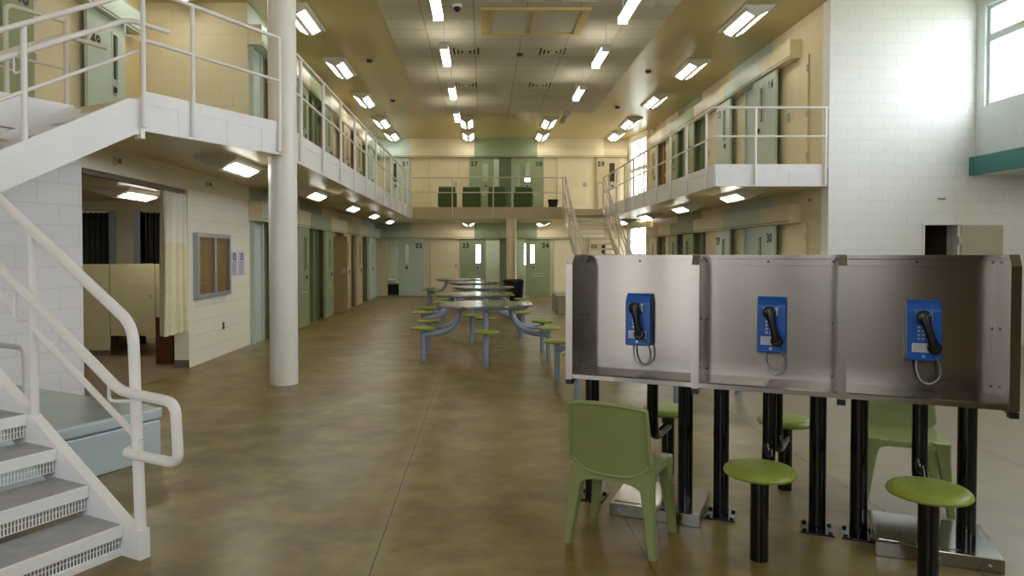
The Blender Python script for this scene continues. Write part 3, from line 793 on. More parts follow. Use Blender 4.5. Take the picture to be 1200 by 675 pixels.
bm = B(); tube(bm, fillet([na(nb, ar+.05, nz2(nb)+.74), na(4.19, ar+.05, nz2(4.19)+.745), na(4.62, ar+.05, ZM+.71)], .1), .024, 12); obj('handrail', bm, m_rail, st2, True, True)
bm = B(); tube(bm, [na(nb, ar, nz2(nb)+.43), na(nTop, ar, ZM+.43)], .016, 12); obj('mid_rail', bm, m_rail, st2, True, True)
for n in (3.243, 2.2):
    bm = B(); tube(bm, [na(n, ar, nz2(n)-.06), na(n, ar, nz2(n)+.95)], .024, 12); obj('post', bm, m_rail, st2, True, True)
    bm = B(); tube(bm, fillet([na(n, ar, nz2(n)+.6), na(n-.05, ar+.05, nz2(n)+.56), na(n-.05, ar+.05, nz2(n)+.72)], .03), .009, 8); obj('bracket', bm, m_rail, st2, True, True)
bm = B(); tube(bm, fillet([na(4.2, ar, ZM+.55), na(4.16, ar+.05, ZM+.55), na(4.16, ar+.05, ZM+.69)], .03), .009, 8); obj('bracket', bm, m_rail, st2, True, True)
# wall-side handrail
bm = B(); tube(bm, fillet([na(nb, 6.77, nz2(nb)+.74), na(4.1, 6.77, ZM+.66), na(4.55, 6.77, ZM+.66)], .1), .026, 12); obj('handrail', bm, m_rail_shaded, st2, True, True)

# back staircase (descends towards the camera)
st3 = thing('staircase.002', 'shade-tinted steel staircase at the back right going up to the mezzanine', 'staircase', (3.2, 17.4, 0))
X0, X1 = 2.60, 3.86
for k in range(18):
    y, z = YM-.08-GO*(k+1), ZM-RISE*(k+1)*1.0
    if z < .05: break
    bm = B(); box(bm, X0+.05, X1-.05, y, y+GO+.02, z-.045, z); bevel(bm, .004, 1); obj('tread', bm, m_rail_shaded, st3, False, True)
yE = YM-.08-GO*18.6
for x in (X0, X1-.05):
    bm = B(); prism(bm, [(YM-.06, ZM+.03), (YM-.06, ZM-.3), (yE+.12, 0), (yE-.12, 0), (yE-.12, .12)], x, x+.05, 'x'); obj('stringer', bm, m_rail_shaded, st3, False, True)
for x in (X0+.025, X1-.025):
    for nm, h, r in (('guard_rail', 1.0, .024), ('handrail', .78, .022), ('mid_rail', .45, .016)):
        bm = B(); tube(bm, [(x, YM-.1, ZM+h), (x, yE, .02+h)], r, 10); obj(nm, bm, m_rail_shaded, st3, True, True)
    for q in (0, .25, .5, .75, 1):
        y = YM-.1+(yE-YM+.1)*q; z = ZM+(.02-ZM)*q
        bm = B(); tube(bm, [(x, y, max(0, z-.03)), (x, y, z+1.0)], .022, 10); obj('post', bm, m_rail_shaded, st3, True, True)
bm = B(); tube(bm, fillet([(X1-.2, YM-.0, ZM+.0), (X1-.2, YM-.0, ZM+.85), (X1-.08, YM-.06, ZM+.85), (X1-.03, YM-.12, ZM+.76)], .08), .02, 10); obj('handrail_loop', bm, m_rail_shaded, st3, True, True)

# ------------------------------------------------------------------ benches
b1 = thing('bench', 'blue grey painted block bench beside the lower stairs', 'bench', tuple(na(3.0, 5.2)))
bm = B(); box(bm, 2.36, 3.53, 4.65, 6.8, 0, .295, 0, MNA); bevel(bm, .012, 2); obj('base', bm, m_blue_bench, b1, False, True)
bm = B(); box(bm, 2.355, 3.543, 4.641, 6.8, .303, .39, 0, MNA); bevel(bm, .02, 3)
for f in bm.faces:
    f.material_index = 1 if f.calc_center_median().z > .385 else 0
obj('top', bm, [m_blue_bench, m_bench_top], b1, False, True)
b2 = thing('bench.001', 'olive painted block bench beside the back stairs', 'bench', (2.2, 18.9, 0))
bm = B(); box(bm, 1.93, 2.52, 18.0, 19.6, 0, .4); bevel(bm, .01, 1); obj('base', bm, m_green_bench, b2, False, True)
bm = B(); box(bm, 1.92, 2.53, 17.99, 19.61, .4, .48); bevel(bm, .015, 2); obj('top', bm, m_green_bench, b2, False, True)
gr = thing('grab_rail', 'bent white grab rail standing on the blue grey bench', 'grab rail', tuple(na(3.05, 5.56, .39)))
bm = B(); tube(bm, fillet([na(3.05, 5.56, .39), na(3.05, 5.56, .84), na(3.05, 6.55, .84), na(3.05, 6.55, .39)], .09, 8), .021, 12); obj('rail', bm, m_rail, gr, True, True)
for a in (5.56, 6.55):
    bm = B(); p = na(3.05, a, .39); lathe(bm, [(0, p.z), (.045, p.z), (.045, p.z+.01), (0, p.z+.01)], p.x, p.y, 16); obj('flange', bm, m_rail, gr, True, True)

# ------------------------------------------------------------------ phone bank
U = .744
bth = thing('phone_booth', 'stainless steel bank of three open phone booths on black posts', 'phone booth', (.526, 4.27, 0), R(-24))
DB, CY = .58, .32
for k in range(4):
    x = k*U
    bm = B()
    prism(bm, [(0, .765), (0, 1.49), (.045, 1.545), (DB-.045, 1.545), (DB, 1.49), (DB, .765)], x-.014, x+.014, 'x')
    # folded edges
    for (a, b) in (((0, .79), (0, 1.49)), ((0, 1.49), (.045, 1.545)), ((.045, 1.545), (DB-.045, 1.545))):
        d = Vector((0, b[0]-a[0], b[1]-a[1])); L = d.length; d.normalize(); q = Vector((0, -d.z, d.y))
        M = Matrix(((1, 0, 0, x), (0, d.y, q.y, a[0]), (0, d.z, q.z, a[1]), (0, 0, 0, 1)))
        box(bm, -.021, .021, 0, L, -.012, .003, 0, M)
    sp = obj('side_panel', bm, m_steel, bth)
    bm = B(); box(bm, x-.02, x+.02, -.002, .05, .755, .785); obj('foot_cap', bm, m_blackplastic, sp)
for k in range(3):
    x0, x1 = k*U+.014, (k+1)*U-.014
    bm = B(); box(bm, x0, x1, CY-.02, CY+.02, .80, 1.545)
    box(bm, x0, x1, CY-.045, CY+.045, 1.525, 1.546); box(bm, x0, x1, CY-.03, CY+.03, 1.485, 1.53)
    for (a, b) in ((x0, x0+.035), (x1-.035, x1)): box(bm, a, b, CY-.026, CY+.026, .81, 1.49)
    bp = obj('back_panel', bm, m_steel, bth)
    bm = B()
    for sx in (x0+.018, (x0+x1)/2, x1-.018):
        for z in (1.508, 1.16, .86):
            if z < 1.5 and abs(sx-(x0+x1)/2) < .1: continue
            tube(bm, [(sx, CY-.034, z), (sx, CY-.02, z)], .006, 8)
    obj('screw', bm, m_dark, bp, True)['kind'] = 'stuff'
    bm = B()
    prism(bm, [(0, .792), (0, .818), (.012, .824), (CY-.02, .824), (CY-.02, .81), (.02, .81), (.02, .792)], x0, x1, 'x')
    obj('shelf', bm, m_steel, bth)
    bm = B()
    prism(bm, [(DB, .792), (DB, .818), (DB-.012, .824), (CY+.02, .824), (CY+.02, .81), (DB-.02, .81), (DB-.02, .792)], x0, x1, 'x')
    obj('shelf', bm, m_steel, bth)
PL = .07
for t, onp in ((.09, 0), (.665, 1), (.87, 0), (1.385, 0), (1.59, 0), (2.085, 1)):
    z0 = PL if onp else .012
    bm = B(); tube(bm, [(t, .215, z0), (t, .215, .812)], .044, 20); lg = obj('leg', bm, m_black, bth, True)
    if not onp:
        bm = B(); box(bm, t-.085, t+.085, .13, .30, 0, .012)
        for sx in (-.065, .065):
            for sy in (.15, .28): tube(bm, [(t+sx, sy, .012), (t+sx, sy, .024)], .011, 8)
        obj('base_plate', bm, m_black, lg)
for t0, t1 in ((.26, .78), (1.65, 2.2)):
    bm = B(); box(bm, t0, t1, -.03, .47, 0, PL); bevel(bm, .003, 1); pl = obj('plinth', bm, m_steel_bright, bth)
    bm = B(); box(bm, t0+.02, t0+.38, 0.02, .44, PL, PL+.003); obj('cover_plate', bm, m_steel_bright, pl)
    bm = B()
    for sx in (t0+.06, (t0+t1)/2, t1-.06): tube(bm, [(sx, -.036, .035), (sx, -.03, .035)], .007, 8)
    obj('screw', bm, m_alu, pl, True)['kind'] = 'stuff'
MB = Matrix.Translation((.526, 4.27, 0)) @ Matrix.Rotation(R(-24), 4, 'Z')

# stools
def stool(t, d, at, front, label):
    p = MB @ Vector((t, d, 0))
    s = thing('stool', label, 'stool', tuple(p), R(-24), 'green round stools fixed to the phone booths')
    bm = B(); lathe(bm, [(0, .475), (.13, .477), (.158, .472), (.172, .46), (.176, .447), (.17, .436), (.155, .432), (0, .432)], 0, 0, 48); obj('seat', bm, m_seat, s, True)
    bm = B(); tube(bm, [(0, 0, 0), (0, 0, .434)], .044, 24); obj('post', bm, m_black, s, True)
    y0 = (.12 if front else .45)-d; sg = 1
    dx = at-t
    bm = B(); tube(bm, fillet([(dx, y0, .808), (dx, y0, .36), (0, (.0), .345)], .16, 10), .036, 18); obj('arm', bm, m_black, s, True)
    return s
stool(1.105, -.327, 1.135, True, 'front green stool before the middle phone booth')
stool(1.835, -.33, 1.86, True, 'front green stool before the right phone booth')
stool(.452, .90, .425, False, 'green stool behind the left phone booth, past the chair')
stool(1.21, .889, 1.165, False, 'green stool behind the middle phone booth')

# telephones
def phone(k, label, dx, sway):
    p = MB @ Vector((k*U+U/2+dx, CY-.02, 0))
    ph = thing('telephone', label, 'telephone', (p.x, p.y, .985), R(-24), 'blue wall telephones')
    w, h, d = .078, .32, .085
    bm = B(); prism(bm, [(0, 0), (-d, 0), (-d, h-.05), (-d+.035, h-.012), (-.03, h), (0, h)], -w, w, 'x'); bevel(bm, .006, 2); obj('body', bm, m_phone, ph)
    bm = B()
    for sx in (-.042, .012):
        box(bm, sx, sx+.018, -d-.03, -d, h-.095, h-.07)
    box(bm, -.045, .033, -d-.012, -d, h-.105, h-.06); obj('cradle', bm, m_key, ph)
    # handset: earpiece on the cradle, mouthpiece swung to the right
    o = Vector((-.012, -d-.045, h-.085)); e = Vector((.028+sway, -d-.042, h-.245))
    bm = B()
    mid = (o+e)/2+Vector((0, -.022, 0))
    pts = [o*(1-t)**2+mid*2*t*(1-t)+e*t*t for t in [i/10 for i in range(11)]]
    tube(bm, pts, [.027, .025, .023, .021, .02, .02, .02, .021, .023, .025, .027], 14)
    for c, rr in ((o, .036), (e, .033)):
        for i in range(1):
            tube(bm, [c+Vector((0, -.02, 0)), c+Vector((0, -.012, 0)), c+Vector((0, .018, 0)), c+Vector((0, .024, 0))], [rr*.7, rr, rr, rr*.8], 20)
    obj('handset', bm, m_blackplastic, ph, True)
    bm = B()
    for i in range(3):
        for j in range(4):
            x, z = -.034+i*.02, h-.135-j*.021
            box(bm, x, x+.013, -d-.006, -d, z-.013, z)
    bevel(bm, .001, 1)
    kp = obj('keypad', bm, m_key, ph)
    bm = B(); box(bm, -.058, .052, -d-.002, -d, .045, .092); lb = obj('instruction_card', bm, m_label, ph)
    bm = B()
    for i in range(5): box(bm, -.052, .03-.012*(i % 2), -d-.0028, -d-.002, .051+i*.008, .0535+i*.008)
    obj('print', bm, m_ink, lb)
    bm = B(); tube(bm, [(-.005, -d, .024), (-.005, -d-.006, .024)], .009, 12); obj('lock', bm, m_key, ph, True)
    bm = B()
    pts = [Vector((-.03, -.05, .005)), Vector((-.032, -.05, -.05)), Vector((-.012, -.055, -.108)), Vector((.03, -.06, -.125)), Vector((.07, -.065, -.09)), Vector((.074, -.075, -.03)), Vector((.055, -.09, .02)), e+Vector((0.004, .0, -.024))]
    sm = []
    for i in range(len(pts)-1):
        p0, p1, p2, p3 = pts[max(0, i-1)], pts[i], pts[i+1], pts[min(len(pts)-1, i+2)]
        for j in range(6):
            t = j/6
            sm.append(.5*((2*p1)+(p2-p0)*t+(2*p0-5*p1+4*p2-p3)*t*t+(3*p1-p0-3*p2+p3)*t**3))
    sm.append(pts[-1]); tube(bm, sm, .0055, 10); obj('cord', bm, m_alu, ph, True)
phone(0, 'blue wall telephone with black handset in the left booth', .004, -.01)
phone(1, 'blue wall telephone with black handset in the middle booth', .024, 0)
phone(2, 'blue wall telephone with black handset in the right booth', .03, .01)

# ------------------------------------------------------------------ chairs
def shell(bm, f, nu, nv, th):
    """double-skinned surface from f(u,v)->(point, normal-ish offset direction)"""
    A = [[None]*(nv+1) for _ in range(nu+1)]; Bk = [[None]*(nv+1) for _ in range(nu+1)]
    for i in range(nu+1):
        for j in range(nv+1):
            p, q = f(i/nu, j/nv)
            A[i][j] = bm.verts.new(p); Bk[i][j] = bm.verts.new(p+q*th)
    for i in range(nu):
        for j in range(nv):
            bm.faces.new((A[i][j], A[i+1][j], A[i+1][j+1], A[i][j+1])); bm.faces.new((Bk[i][j], Bk[i][j+1], Bk[i+1][j+1], Bk[i+1][j]))
    for i in range(nu):
        for j in (0, nv): bm.faces.new((A[i][j], A[i+1][j], Bk[i+1][j], Bk[i][j]))
    for j in range(nv):
        for i in (0, nu): bm.faces.new((A[i][j], A[i][j+1], Bk[i][j+1], Bk[i][j]))

def make_chair(name, label, loc, rz, m, group=None):
    c = thing(name, label, 'chair', loc, rz, group)
    # seat: faces +y
    def fs(u, v):
        x = (u-.5)*2; y = (v-.5)*2
        w = .225*(1-.06*(1-y)/2)
        px = w*x*math.sqrt(max(0, 1-.12*y*y*abs(y))); py = .215*y*math.sqrt(max(0, 1-.10*x*x*abs(x)))
        zz = .438-.014*(1-x*x)*(1-y*y)-(.022*max(0, y-.7)/.3)
        return Vector((px, py, zz)), Vector((0, 0, -1))
    bm = B(); shell(bm, fs, 14, 14, .024)
    # apron with arched lower edge on the four sides
    def apron(p, q, drop=.085, mid=.03):
        p, q = Vector(p), Vector(q); d = (q-p); L = d.length; d.normalize(); nrm = Vector((-d.y, d.x, 0))
        K = 14; prev = None
        for i in range(K+1):
            t = i/K; s = abs(2*t-1)
            zl = .425-(mid+(drop-mid)*s**4)
            b0 = p+d*L*t
            ring = [bm.verts.new(v) for v in (b0+Vector((0, 0, .424)), b0+nrm*.012+Vector((0, 0, .424)), b0+nrm*.012+Vector((0, 0, zl)), b0+Vector((0, 0, zl)))]
            if prev:
                for a in range(4): bm.faces.new((prev[a], prev[(a+1) % 4], ring[(a+1) % 4], ring[a]))
            else: bm.faces.new(ring)
            prev = ring
        bm.faces.new(prev[::-1])
    apron((-.19, .195, 0), (.19, .195, 0)); apron((.185, -.205, 0), (-.185, -.205, 0), .11, .06); apron((.205, .17, 0), (.205, -.17, 0)); apron((-.205, -.17, 0), (-.205, .17, 0))
    obj('seat', bm, m, c, True)
    def fb(u, v):
        x = (u-.5)*2; z = v
        w = .222-.012*z
        curve = .05*(x*x)+.0
        y = -.205-.085*z**1.2+curve*(.5+.5*z)
        edge = .012*max(0, abs(x)-.86)/.14
        zz = .385+.40*z+.085*(1-z)**4*abs(x)**4
        bot = .03*(x*x) if z < .05 else 0
        return Vector((w*x, y-edge, zz-.012*x*x*z*z*2)), Vector((.10*x, -1, 0)).normalized()
    bm = B(); shell(bm, fb, 18, 14, .018)
    # stiff rolled rim behind the edges
    pts = [fb(0, v/8)[0]+Vector((.004, -.014, 0)) for v in range(9)]+[fb(u/12, 1)[0]+Vector((0, -.012, 0)) for u in range(1, 12)]+[fb(1, v/8)[0]+Vector((-.004, -.014, 0)) for v in range(8, -1, -1)]+[fb(1-u/12, 0)[0]+Vector((0, -.012, .012)) for u in range(1, 12)]
    tube(bm, pts, .0125, 10, closed=True)
    obj('backrest', bm, m, c, True)
    for sx in (-1, 1):
        for sy in (-1, 1):
            bm = B()
            secs = []
            for t in (0, .25, .5, .75, .92, 1):
                z = .43*(1-t); hw = .040*(1-t)+.021*t+.012*(1-t)**6; hd = .038*(1-t)+.022*t+.012*(1-t)**6
                cx = sx*(.180+.050*t); cy = sy*(.165+(.05 if sy < 0 else .035)*t)
                r = .35
                prof = [(hw, hd*r), (hw*(1-.3), hd), (-hw*(1-.3), hd), (-hw, hd*r), (-hw, -hd*r), (-hw*.7, -hd), (hw*.7, -hd), (hw, -hd*r)]
                secs.append([bm.verts.new((cx+a, cy+b, z)) for a, b in prof])
            for a, b in zip(secs, secs[1:]):
                for i in range(8): bm.faces.new((a[i], a[(i+1) % 8], b[(i+1) % 8], b[i]))
            bm.faces.new(secs[0]); bm.faces.new(secs[-1][::-1])
            obj('leg', bm, m, c, True)
    return c
ch = make_chair('chair', 'olive green plastic chair with its back to the camera at the left booth', (.765, 3.82, 0), R(-29), m_chair)
copy_thing(ch, (2.62, 4.36, 0), R(158), 'olive green plastic chair behind the right phone booth')
def make_lounge(label, loc, rz):
    c = thing('lounge_chair', label, 'lounge chair', loc, rz, 'green lounge chairs on the back mezzanine')
    bm = B(); box(bm, -.24, .24, -.24, .26, 0, .10); obj('plinth', bm, m_dark, c)  # painted dark to stand for the shadow band under the chair
    bm = B(); box(bm, -.215, .215, -.14, .30, .10, .42); bevel(bm, .03, 3); obj('seat', bm, m_chair_dk, c, True)
    bm = B()
    prism(bm, [(-.28, .10), (-.14, .10), (-.14, .50), (-.20, .74), (-.26, .745), (-.30, .70), (-.28, .56)], -.275, .275, 'x'); bevel(bm, .018, 2); obj('backrest', bm, m_chair_dk, c, True)
    for sx in (-1, 1):
        bm = B(); box(bm, *sorted((sx*.22, sx*.30)), -.22, .29, .10, .56); bevel(bm, .025, 3); obj('armrest', bm, m_chair_dk, c, True)
    return c
lounge = None
for x, lab in ((-1.165, 'leftmost of four green lounge chairs on the back mezzanine'), (-.37, 'second from the left of four green lounge chairs on the back mezzanine'), (.47, 'third from the left of four green lounge chairs on the back mezzanine'), (1.32, 'rightmost of four green lounge chairs, near the black bin on the mezzanine')):
    if lounge is None: lounge = make_lounge(lab, (x, 23.0, ZM), 0)
    else: copy_thing(lounge, (x, 23.0, ZM), R(random.uniform(-4, 4)), lab)

# ------------------------------------------------------------------ picnic tables
def make_table(label, loc, rz):
    t = thing('picnic_table', label, 'table', loc, rz, 'steel tables with fixed green seats')
    bm = B(); r8 = .70/math.cos(math.pi/8)
    pr = []
    for k in range(8):
        a0 = math.pi/8+k*math.pi/4
        for da in (-.09, 0, .09):
            rr = r8*(1-.02*(1 if da == 0 else 0))
            a = a0+da; rr = min(.70/math.cos(((a+math.pi/8) % (math.pi/4))-math.pi/8), r8*.985)
            pr.append((rr*math.cos(a), rr*math.sin(a)))
    prism(bm, pr, .775, .80); bevel(bm, .006, 2); obj('tabletop', bm, m_tabletop, t)
    bm = B(); prism(bm, [(x*.9, y*.9) for x, y in pr], .745, .775); obj('under_frame', bm, m_tablepipe, t)
    for k in range(6):
        a = R(-90+60*k); c, s = math.cos(a), math.sin(a)
        bm = B(); tube(bm, [Vector((.46*c, .46*s, .76))]+[Vector((q*c, q*s, zz)) for q, zz in [(.46*(1-u)**2+.48*2*u*(1-u)+.96*u*u, .72*(1-u)**2+.385*2*u*(1-u)+.385*u*u) for u in [i/14 for i in range(15)]]]+[Vector((1.05*c, 1.05*s, .385))], .040, 16); ar = obj('arm', bm, m_tablepipe, t, True)
        bm = B(); tube(bm, [(1.05*c, 1.05*s, 0), (1.05*c, 1.05*s, .46)], .036, 16)
        obj('post', bm, m_tablepipe, t, True)
        bm = B(); lathe(bm, [(0, .50), (.14, .502), (.165, .494), (.175, .48), (.168, .464), (.15, .46), (0, .46)], 1.05*c, 1.05*s, 32); obj('seat', bm, m_seat, t, True)
    return t
tb = make_table('steel picnic table with green seats nearest the camera in the aisle', (.04, 10.65, 0), 0)
for loc, rz, lab in (((-.2, 13.35, 0), 0, 'second steel picnic table along the aisle'), ((.0, 16.2, 0), 0, 'third steel picnic table along the aisle'),
                     ((-.25, 18.9, 0), 0, 'fourth steel picnic table along the aisle'), ((-.72, 21.3, 0), 0, 'farthest steel picnic table, by the back cell doors'),
                     ((1.87, 8.15, 0), R(6), 'steel picnic table standing behind the phone booths')):
    copy_thing(tb, loc, rz, lab)

# bins
def bin_(name, label, x, y, z, r0, r1, h, cat):
    o = thing(name, label, cat, (x, y, z))
    bm = B(); lathe(bm, [(0, .0), (r0, 0), (r1, h-.06), (r1*.97, h-.06), (r0*.95, .02), (0, .02)], 0, 0, 32); obj('body', bm, m_blackplastic, o, True)
    bm = B(); lathe(bm, [(r1*.98, h-.07), (r1*1.07, h-.07), (r1*1.08, h-.03), (r1*1.04, h), (r1*.9, h), (r1*.9, h-.05), (r1*.98, h-.07)], 0, 0, 32); obj('rim', bm, m_blackplastic, o, True)
    return o
bin_('trash_barrel', 'large black round trash barrel at the foot of the far pillar', .96, 21.6, 0, .27, .33, .77, 'trash can')
bin_('waste_bin', 'small black waste bin on the back mezzanine floor', 2.3, 22.95, ZM, .13, .17, .34, 'bin')

# ------------------------------------------------------------------ lamps
def wedge(label, loc, L=1.22, w=.42, h=.16, both=True, rz=0, group='wedge lights'):
    """ceiling fixture hanging under loc.z; long axis along y; sloping lenses left and right"""
    o = thing('ceiling_light', label, 'ceiling light', loc, rz, group)
    bm = B(); hw = w/2
    # end-tapered body
    for sgn in (1,):
        vs = {}
        topv = [(-hw-.05, -L/2-.12, 0), (hw+.05, -L/2-.12, 0), (hw+.05, L/2+.12, 0), (-hw-.05, L/2+.12, 0)]
        sh = [(-hw-.03, -L/2-.10, -.035), (hw+.03, -L/2-.10, -.035), (hw+.03, L/2+.10, -.035), (-hw-.03, L/2+.10, -.035)]
        rd = [(0, -L/2, -h), (0, L/2, -h)]
        tv = [bm.verts.new(v) for v in topv]; sv = [bm.verts.new(v) for v in sh]; rv = [bm.verts.new(v) for v in rd]
        bm.faces.new(tv)
        for i in range(4): bm.faces.new((tv[i], tv[(i+1) % 4], sv[(i+1) % 4], sv[i]))
        bm.faces.new((sv[0], sv[1], rv[0])); bm.faces.new((sv[2], sv[3], rv[1]))
        bm.faces.new((sv[1], sv[2], rv[1], rv[0])); bm.faces.new((sv[3], sv[0], rv[0], rv[1]))
    obj('housing', bm, m_fixture, o)
    for s in ((1, -1) if both is True else (both,)):
        # lens lies on the sloping side
        A = Vector((s*(hw+.03), 0, -.035)); Bv = Vector((0, 0, -h)); d = (Bv-A); nrm = Vector((d.z*-s, 0, d.x*s)).normalized()
        if nrm.z > 0: nrm = -nrm
        bm = B()
        p0, p1 = A+d*.24, A+d*.80
        q = [Vector((p0.x, -L/2+.05, p0.z)), Vector((p0.x, L/2-.05, p0.z)), Vector((p1.x, L/2-.05, p1.z)), Vector((p1.x, -L/2+.05, p1.z))]
        lo = [bm.verts.new(v+nrm*.002) for v in q]; hi = [bm.verts.new(v+nrm*.006) for v in q]
        bm.faces.new(lo); bm.faces.new(hi[::-1])
        for i in range(4): bm.faces.new((lo[i], lo[(i+1) % 4], hi[(i+1) % 4], hi[i]))
        obj('lens', bm, m_lens if both is True else m_lens_one, o)
    return o
ordn = 'first second third fourth fifth'.split()
w0 = wedge('ceiling light over the left upper walkway, first from the camera', (-3.25, 12.7, ZC), group='upper wedge lights')
YT = (12.7, 16.0, 19.3, 22.55, 25.05)
for k in range(1, 5): copy_thing(w0, (-3.25, YT[k], ZC), None, 'ceiling light over the left upper walkway, %s from the camera' % ordn[k])
for k in range(5): copy_thing(w0, (4.75, YT[k]+.1 if k < 4 else YT[k], ZC), None, 'ceiling light over the right upper walkway, %s from the camera' % ordn[k])
for x, s in ((-.52, 'left'), (2.11, 'right')):
    for k, y in ((0, 22.6), (1, 25.05)): copy_thing(w0, (x, y, ZC), None, 'ceiling light over the back mezzanine, %s side, %s row' % (s, ('nearer', 'farther')[k]))
wl = wedge('ceiling light beneath the left walkway, beside the pillar', (-3.12, 8.75, ZU), L=.95, both=1, group='lower wedge lights')
for k, y in enumerate((12.85, 16.4, 19.6, 22.9)): copy_thing(wl, (-3.15, y, ZU), None, 'ceiling light beneath the left walkway, %s past the pillar' % ordn[k])
wr = wedge('ceiling light beneath the right walkway, nearest the camera', (4.80, 13.2, ZU), L=.95, both=-1, group='lower wedge lights')
for k, y in enumerate((16.7, 20.3, 23.6)): copy_thing(wr, (4.82, y, ZU), None, 'ceiling light beneath the right walkway, %s from the camera' % ordn[k+1])
copy_thing(w0, (-.52, 24.9, ZU), None, 'ceiling light beneath the back mezzanine, above cell door 23', 'lower wedge lights')
copy_thing(w0, (2.13, 24.9, ZU), None, 'ceiling light beneath the back mezzanine, above cell door 24', 'lower wedge lights')
wedge('ceiling light in the bathroom above the partitions', (-5.1, 10.1, 2.46), L=.9, w=.5, h=.13, both=1, group='lower wedge lights')
wedge('added ceiling light deep inside the bathroom, out of view left of the opening', (-7.4, 8.6, 2.46), L=.9, w=.5, h=.11, both=True, group='lower wedge lights')  # unseen lamp added to brighten the bathroom walls
copy_thing(w0, (-4.95, 11.0, ZC), None, 'ceiling light over the stair head, by the cream return wall')
copy_thing(w0, (-4.95, 7.2, ZC), None, 'ceiling light over the stairs, nearer than the stair head')
for x, zc, num in ((-3.0, 2.6, 22), (-.4, 2.6, 23), (1.9, 2.6, 24), (-.4, ZC, 57), (1.9, ZC, 58)):  # lamps added to lift the dark cell interiors
    copy_thing(wl, (x, 27.3, zc), None, 'added ceiling light brightening cell %d' % num)
wedge('ceiling light under the low ceiling behind the teal beam', (8.95, 10.3, 2.875), L=1.0, both=True, group='lower wedge lights')

def pendant(label, loc, lit=True):
    o = thing('pendant_light', label, 'pendant light', loc, 0, 'linear pendant lights')
    L, w, h = 1.25, .075, .095
    bm = B(); box(bm, -w*.8, w*.8, -L/2, L/2, 0, .03); obj('housing', bm, m_fixture, o)
    bm = B(); prism(bm, [(-w, 0), (-w, -h*.6), (-w*.6, -h), (w*.6, -h), (w, -h*.6), (w, 0)], -L/2+.03, L/2-.03, 'y'); obj('lens', bm, m_lens_pend if lit else m_off, o)
    bm = B(); box(bm, -w-.008, w+.008, -L/2, -L/2+.03, -h-.006, .03); obj('end_cap', bm, m_fixture, o)
    bm = B(); box(bm, -w-.008, w+.008, L/2-.03, L/2, -h-.006, .03); obj('end_cap', bm, m_fixture, o)
    bm = B(); box(bm, -w*.5, w*.5, -L/2+.12, L/2-.12, .03, .04); obj('uplight_lens', bm, m_lens_up if lit else m_off, o)
    up = ZC-.03-loc[2]
    for s in (-1, 1):
        bm = B(); tube(bm, [(0, s*(L/2-.05), .03), (0, s*(L/2-.05), up)], .006, 8); obj('suspension_rod', bm, m_fixture, o, True)
    return o
pz = 5.40
PY = (10.75, 13.5, 16.5, 19.4)
p0 = pendant('linear pendant in the left ceiling row, first from the camera', (-.72, PY[0], pz))
for k in range(1, 4): copy_thing(p0, (-.72, PY[k], pz), None, 'linear pendant in the left ceiling row, %s from the camera' % ordn[k])
for k in range(3): copy_thing(p0, (2.28, PY[k]+.15, pz), None, 'linear pendant in the right ceiling row, %s from the camera' % ordn[k])
pendant('unlit linear pendant at the far end of the right ceiling row', (2.28, 19.6, pz), False)
for k, y in enumerate((7.75, 4.75, 1.75)):
    for x, s in ((-.72, 'left'), (2.28, 'right')): copy_thing(p0, (x, y, pz), None, 'linear pendant of the %s ceiling row above the camera, %s overhead' % (s, ordn[k]))

# ceiling fittings
def diffuser(x, y, label):
    o = thing('ceiling_vent', label, 'air vent', (x, y, ZC-.03), 0, 'square air vents in the tile ceiling')
    bm = B(); 
    for r0, r1, z in ((.30, .27, -.012), (.23, .19, -.022), (.15, .11, -.03)):
        for (a, b, c, d) in ((-r0, r0, -r0, -r1), (-r0, r0, r1, r0), (-r0, -r1, -r1, r1), (r1, r0, -r1, r1)): box(bm, a, b, c, d, z, 0)
    obj('louvre', bm, mat('vent paint', (200, 192, 170), .4), o)
    bm = B(); box(bm, -.27, .27, -.27, .27, -.004, 0); obj('dark_throat', bm, m_dark, o)
    bm = B(); box(bm, -.06, .06, -.06, .06, -.032, -.022); obj('centre_plate', bm, m_fixture, o)
    return o
d0 = diffuser(-.35, 14.7, 'air vent beside the left pendants, nearer the camera')
copy_thing(d0, (1.45, 14.7, ZC-.03), None, 'air vent left of the right pendants, nearer the camera')
copy_thing(d0, (-.42, 17.6, ZC-.03), None, 'air vent beside the left pendants, farther away')
copy_thing(d0, (1.42, 17.6, ZC-.03), None, 'air vent left of the right pendants, farther away')
g = thing('ceiling_panel', 'large twin grey panel with tan frame in the tile ceiling', 'ceiling panel', (.92, 12.8, ZC-.03))
bm = B()
for (a, b, c, d) in ((-.95, .95, -.70, -.6), (-.95, .95, .6, .70), (-.95, -.8, -.6, .6), (.8, .95, -.6, .6), (-.025, .025, -.6, .6)): box(bm, a, b, c, d, -.05, 0)
obj('frame', bm, mat('tan panel trim', (206, 186, 130), .4), g)
for s in (-1, 1):
    bm = B(); box(bm, *( (-.8, -.025) if s < 0 else (.025, .8)), -.6, .6, -.02, 0); obj('panel', bm, mat('pale diffuser panel', (206, 200, 190), .6), g)
g = thing('ceiling_grille', 'dark return grille at the top of the tile ceiling', 'air vent', (.95, 11.5, ZC-.03))
bm = B()
for k in range(3):
    x = -.95+k*.66
    for (a, b, c, d) in ((x, x+.6, -.3, -.26), (x, x+.6, .26, .3), (x, x+.04, -.26, .26), (x+.56, x+.6, -.26, .26)): box(bm, a, b, c, d, -.02, 0)
    for j in range(9): box(bm, x+.04, x+.56, -.24+j*.055, -.225+j*.055, -.016, -.004)
obj('louvre', bm, m_fixture, g)
bm = B(); box(bm, -.95, .97, -.26, .26, -.003, 0); obj('throat', bm, mat('brown throat', (110, 92, 60), .6), g)
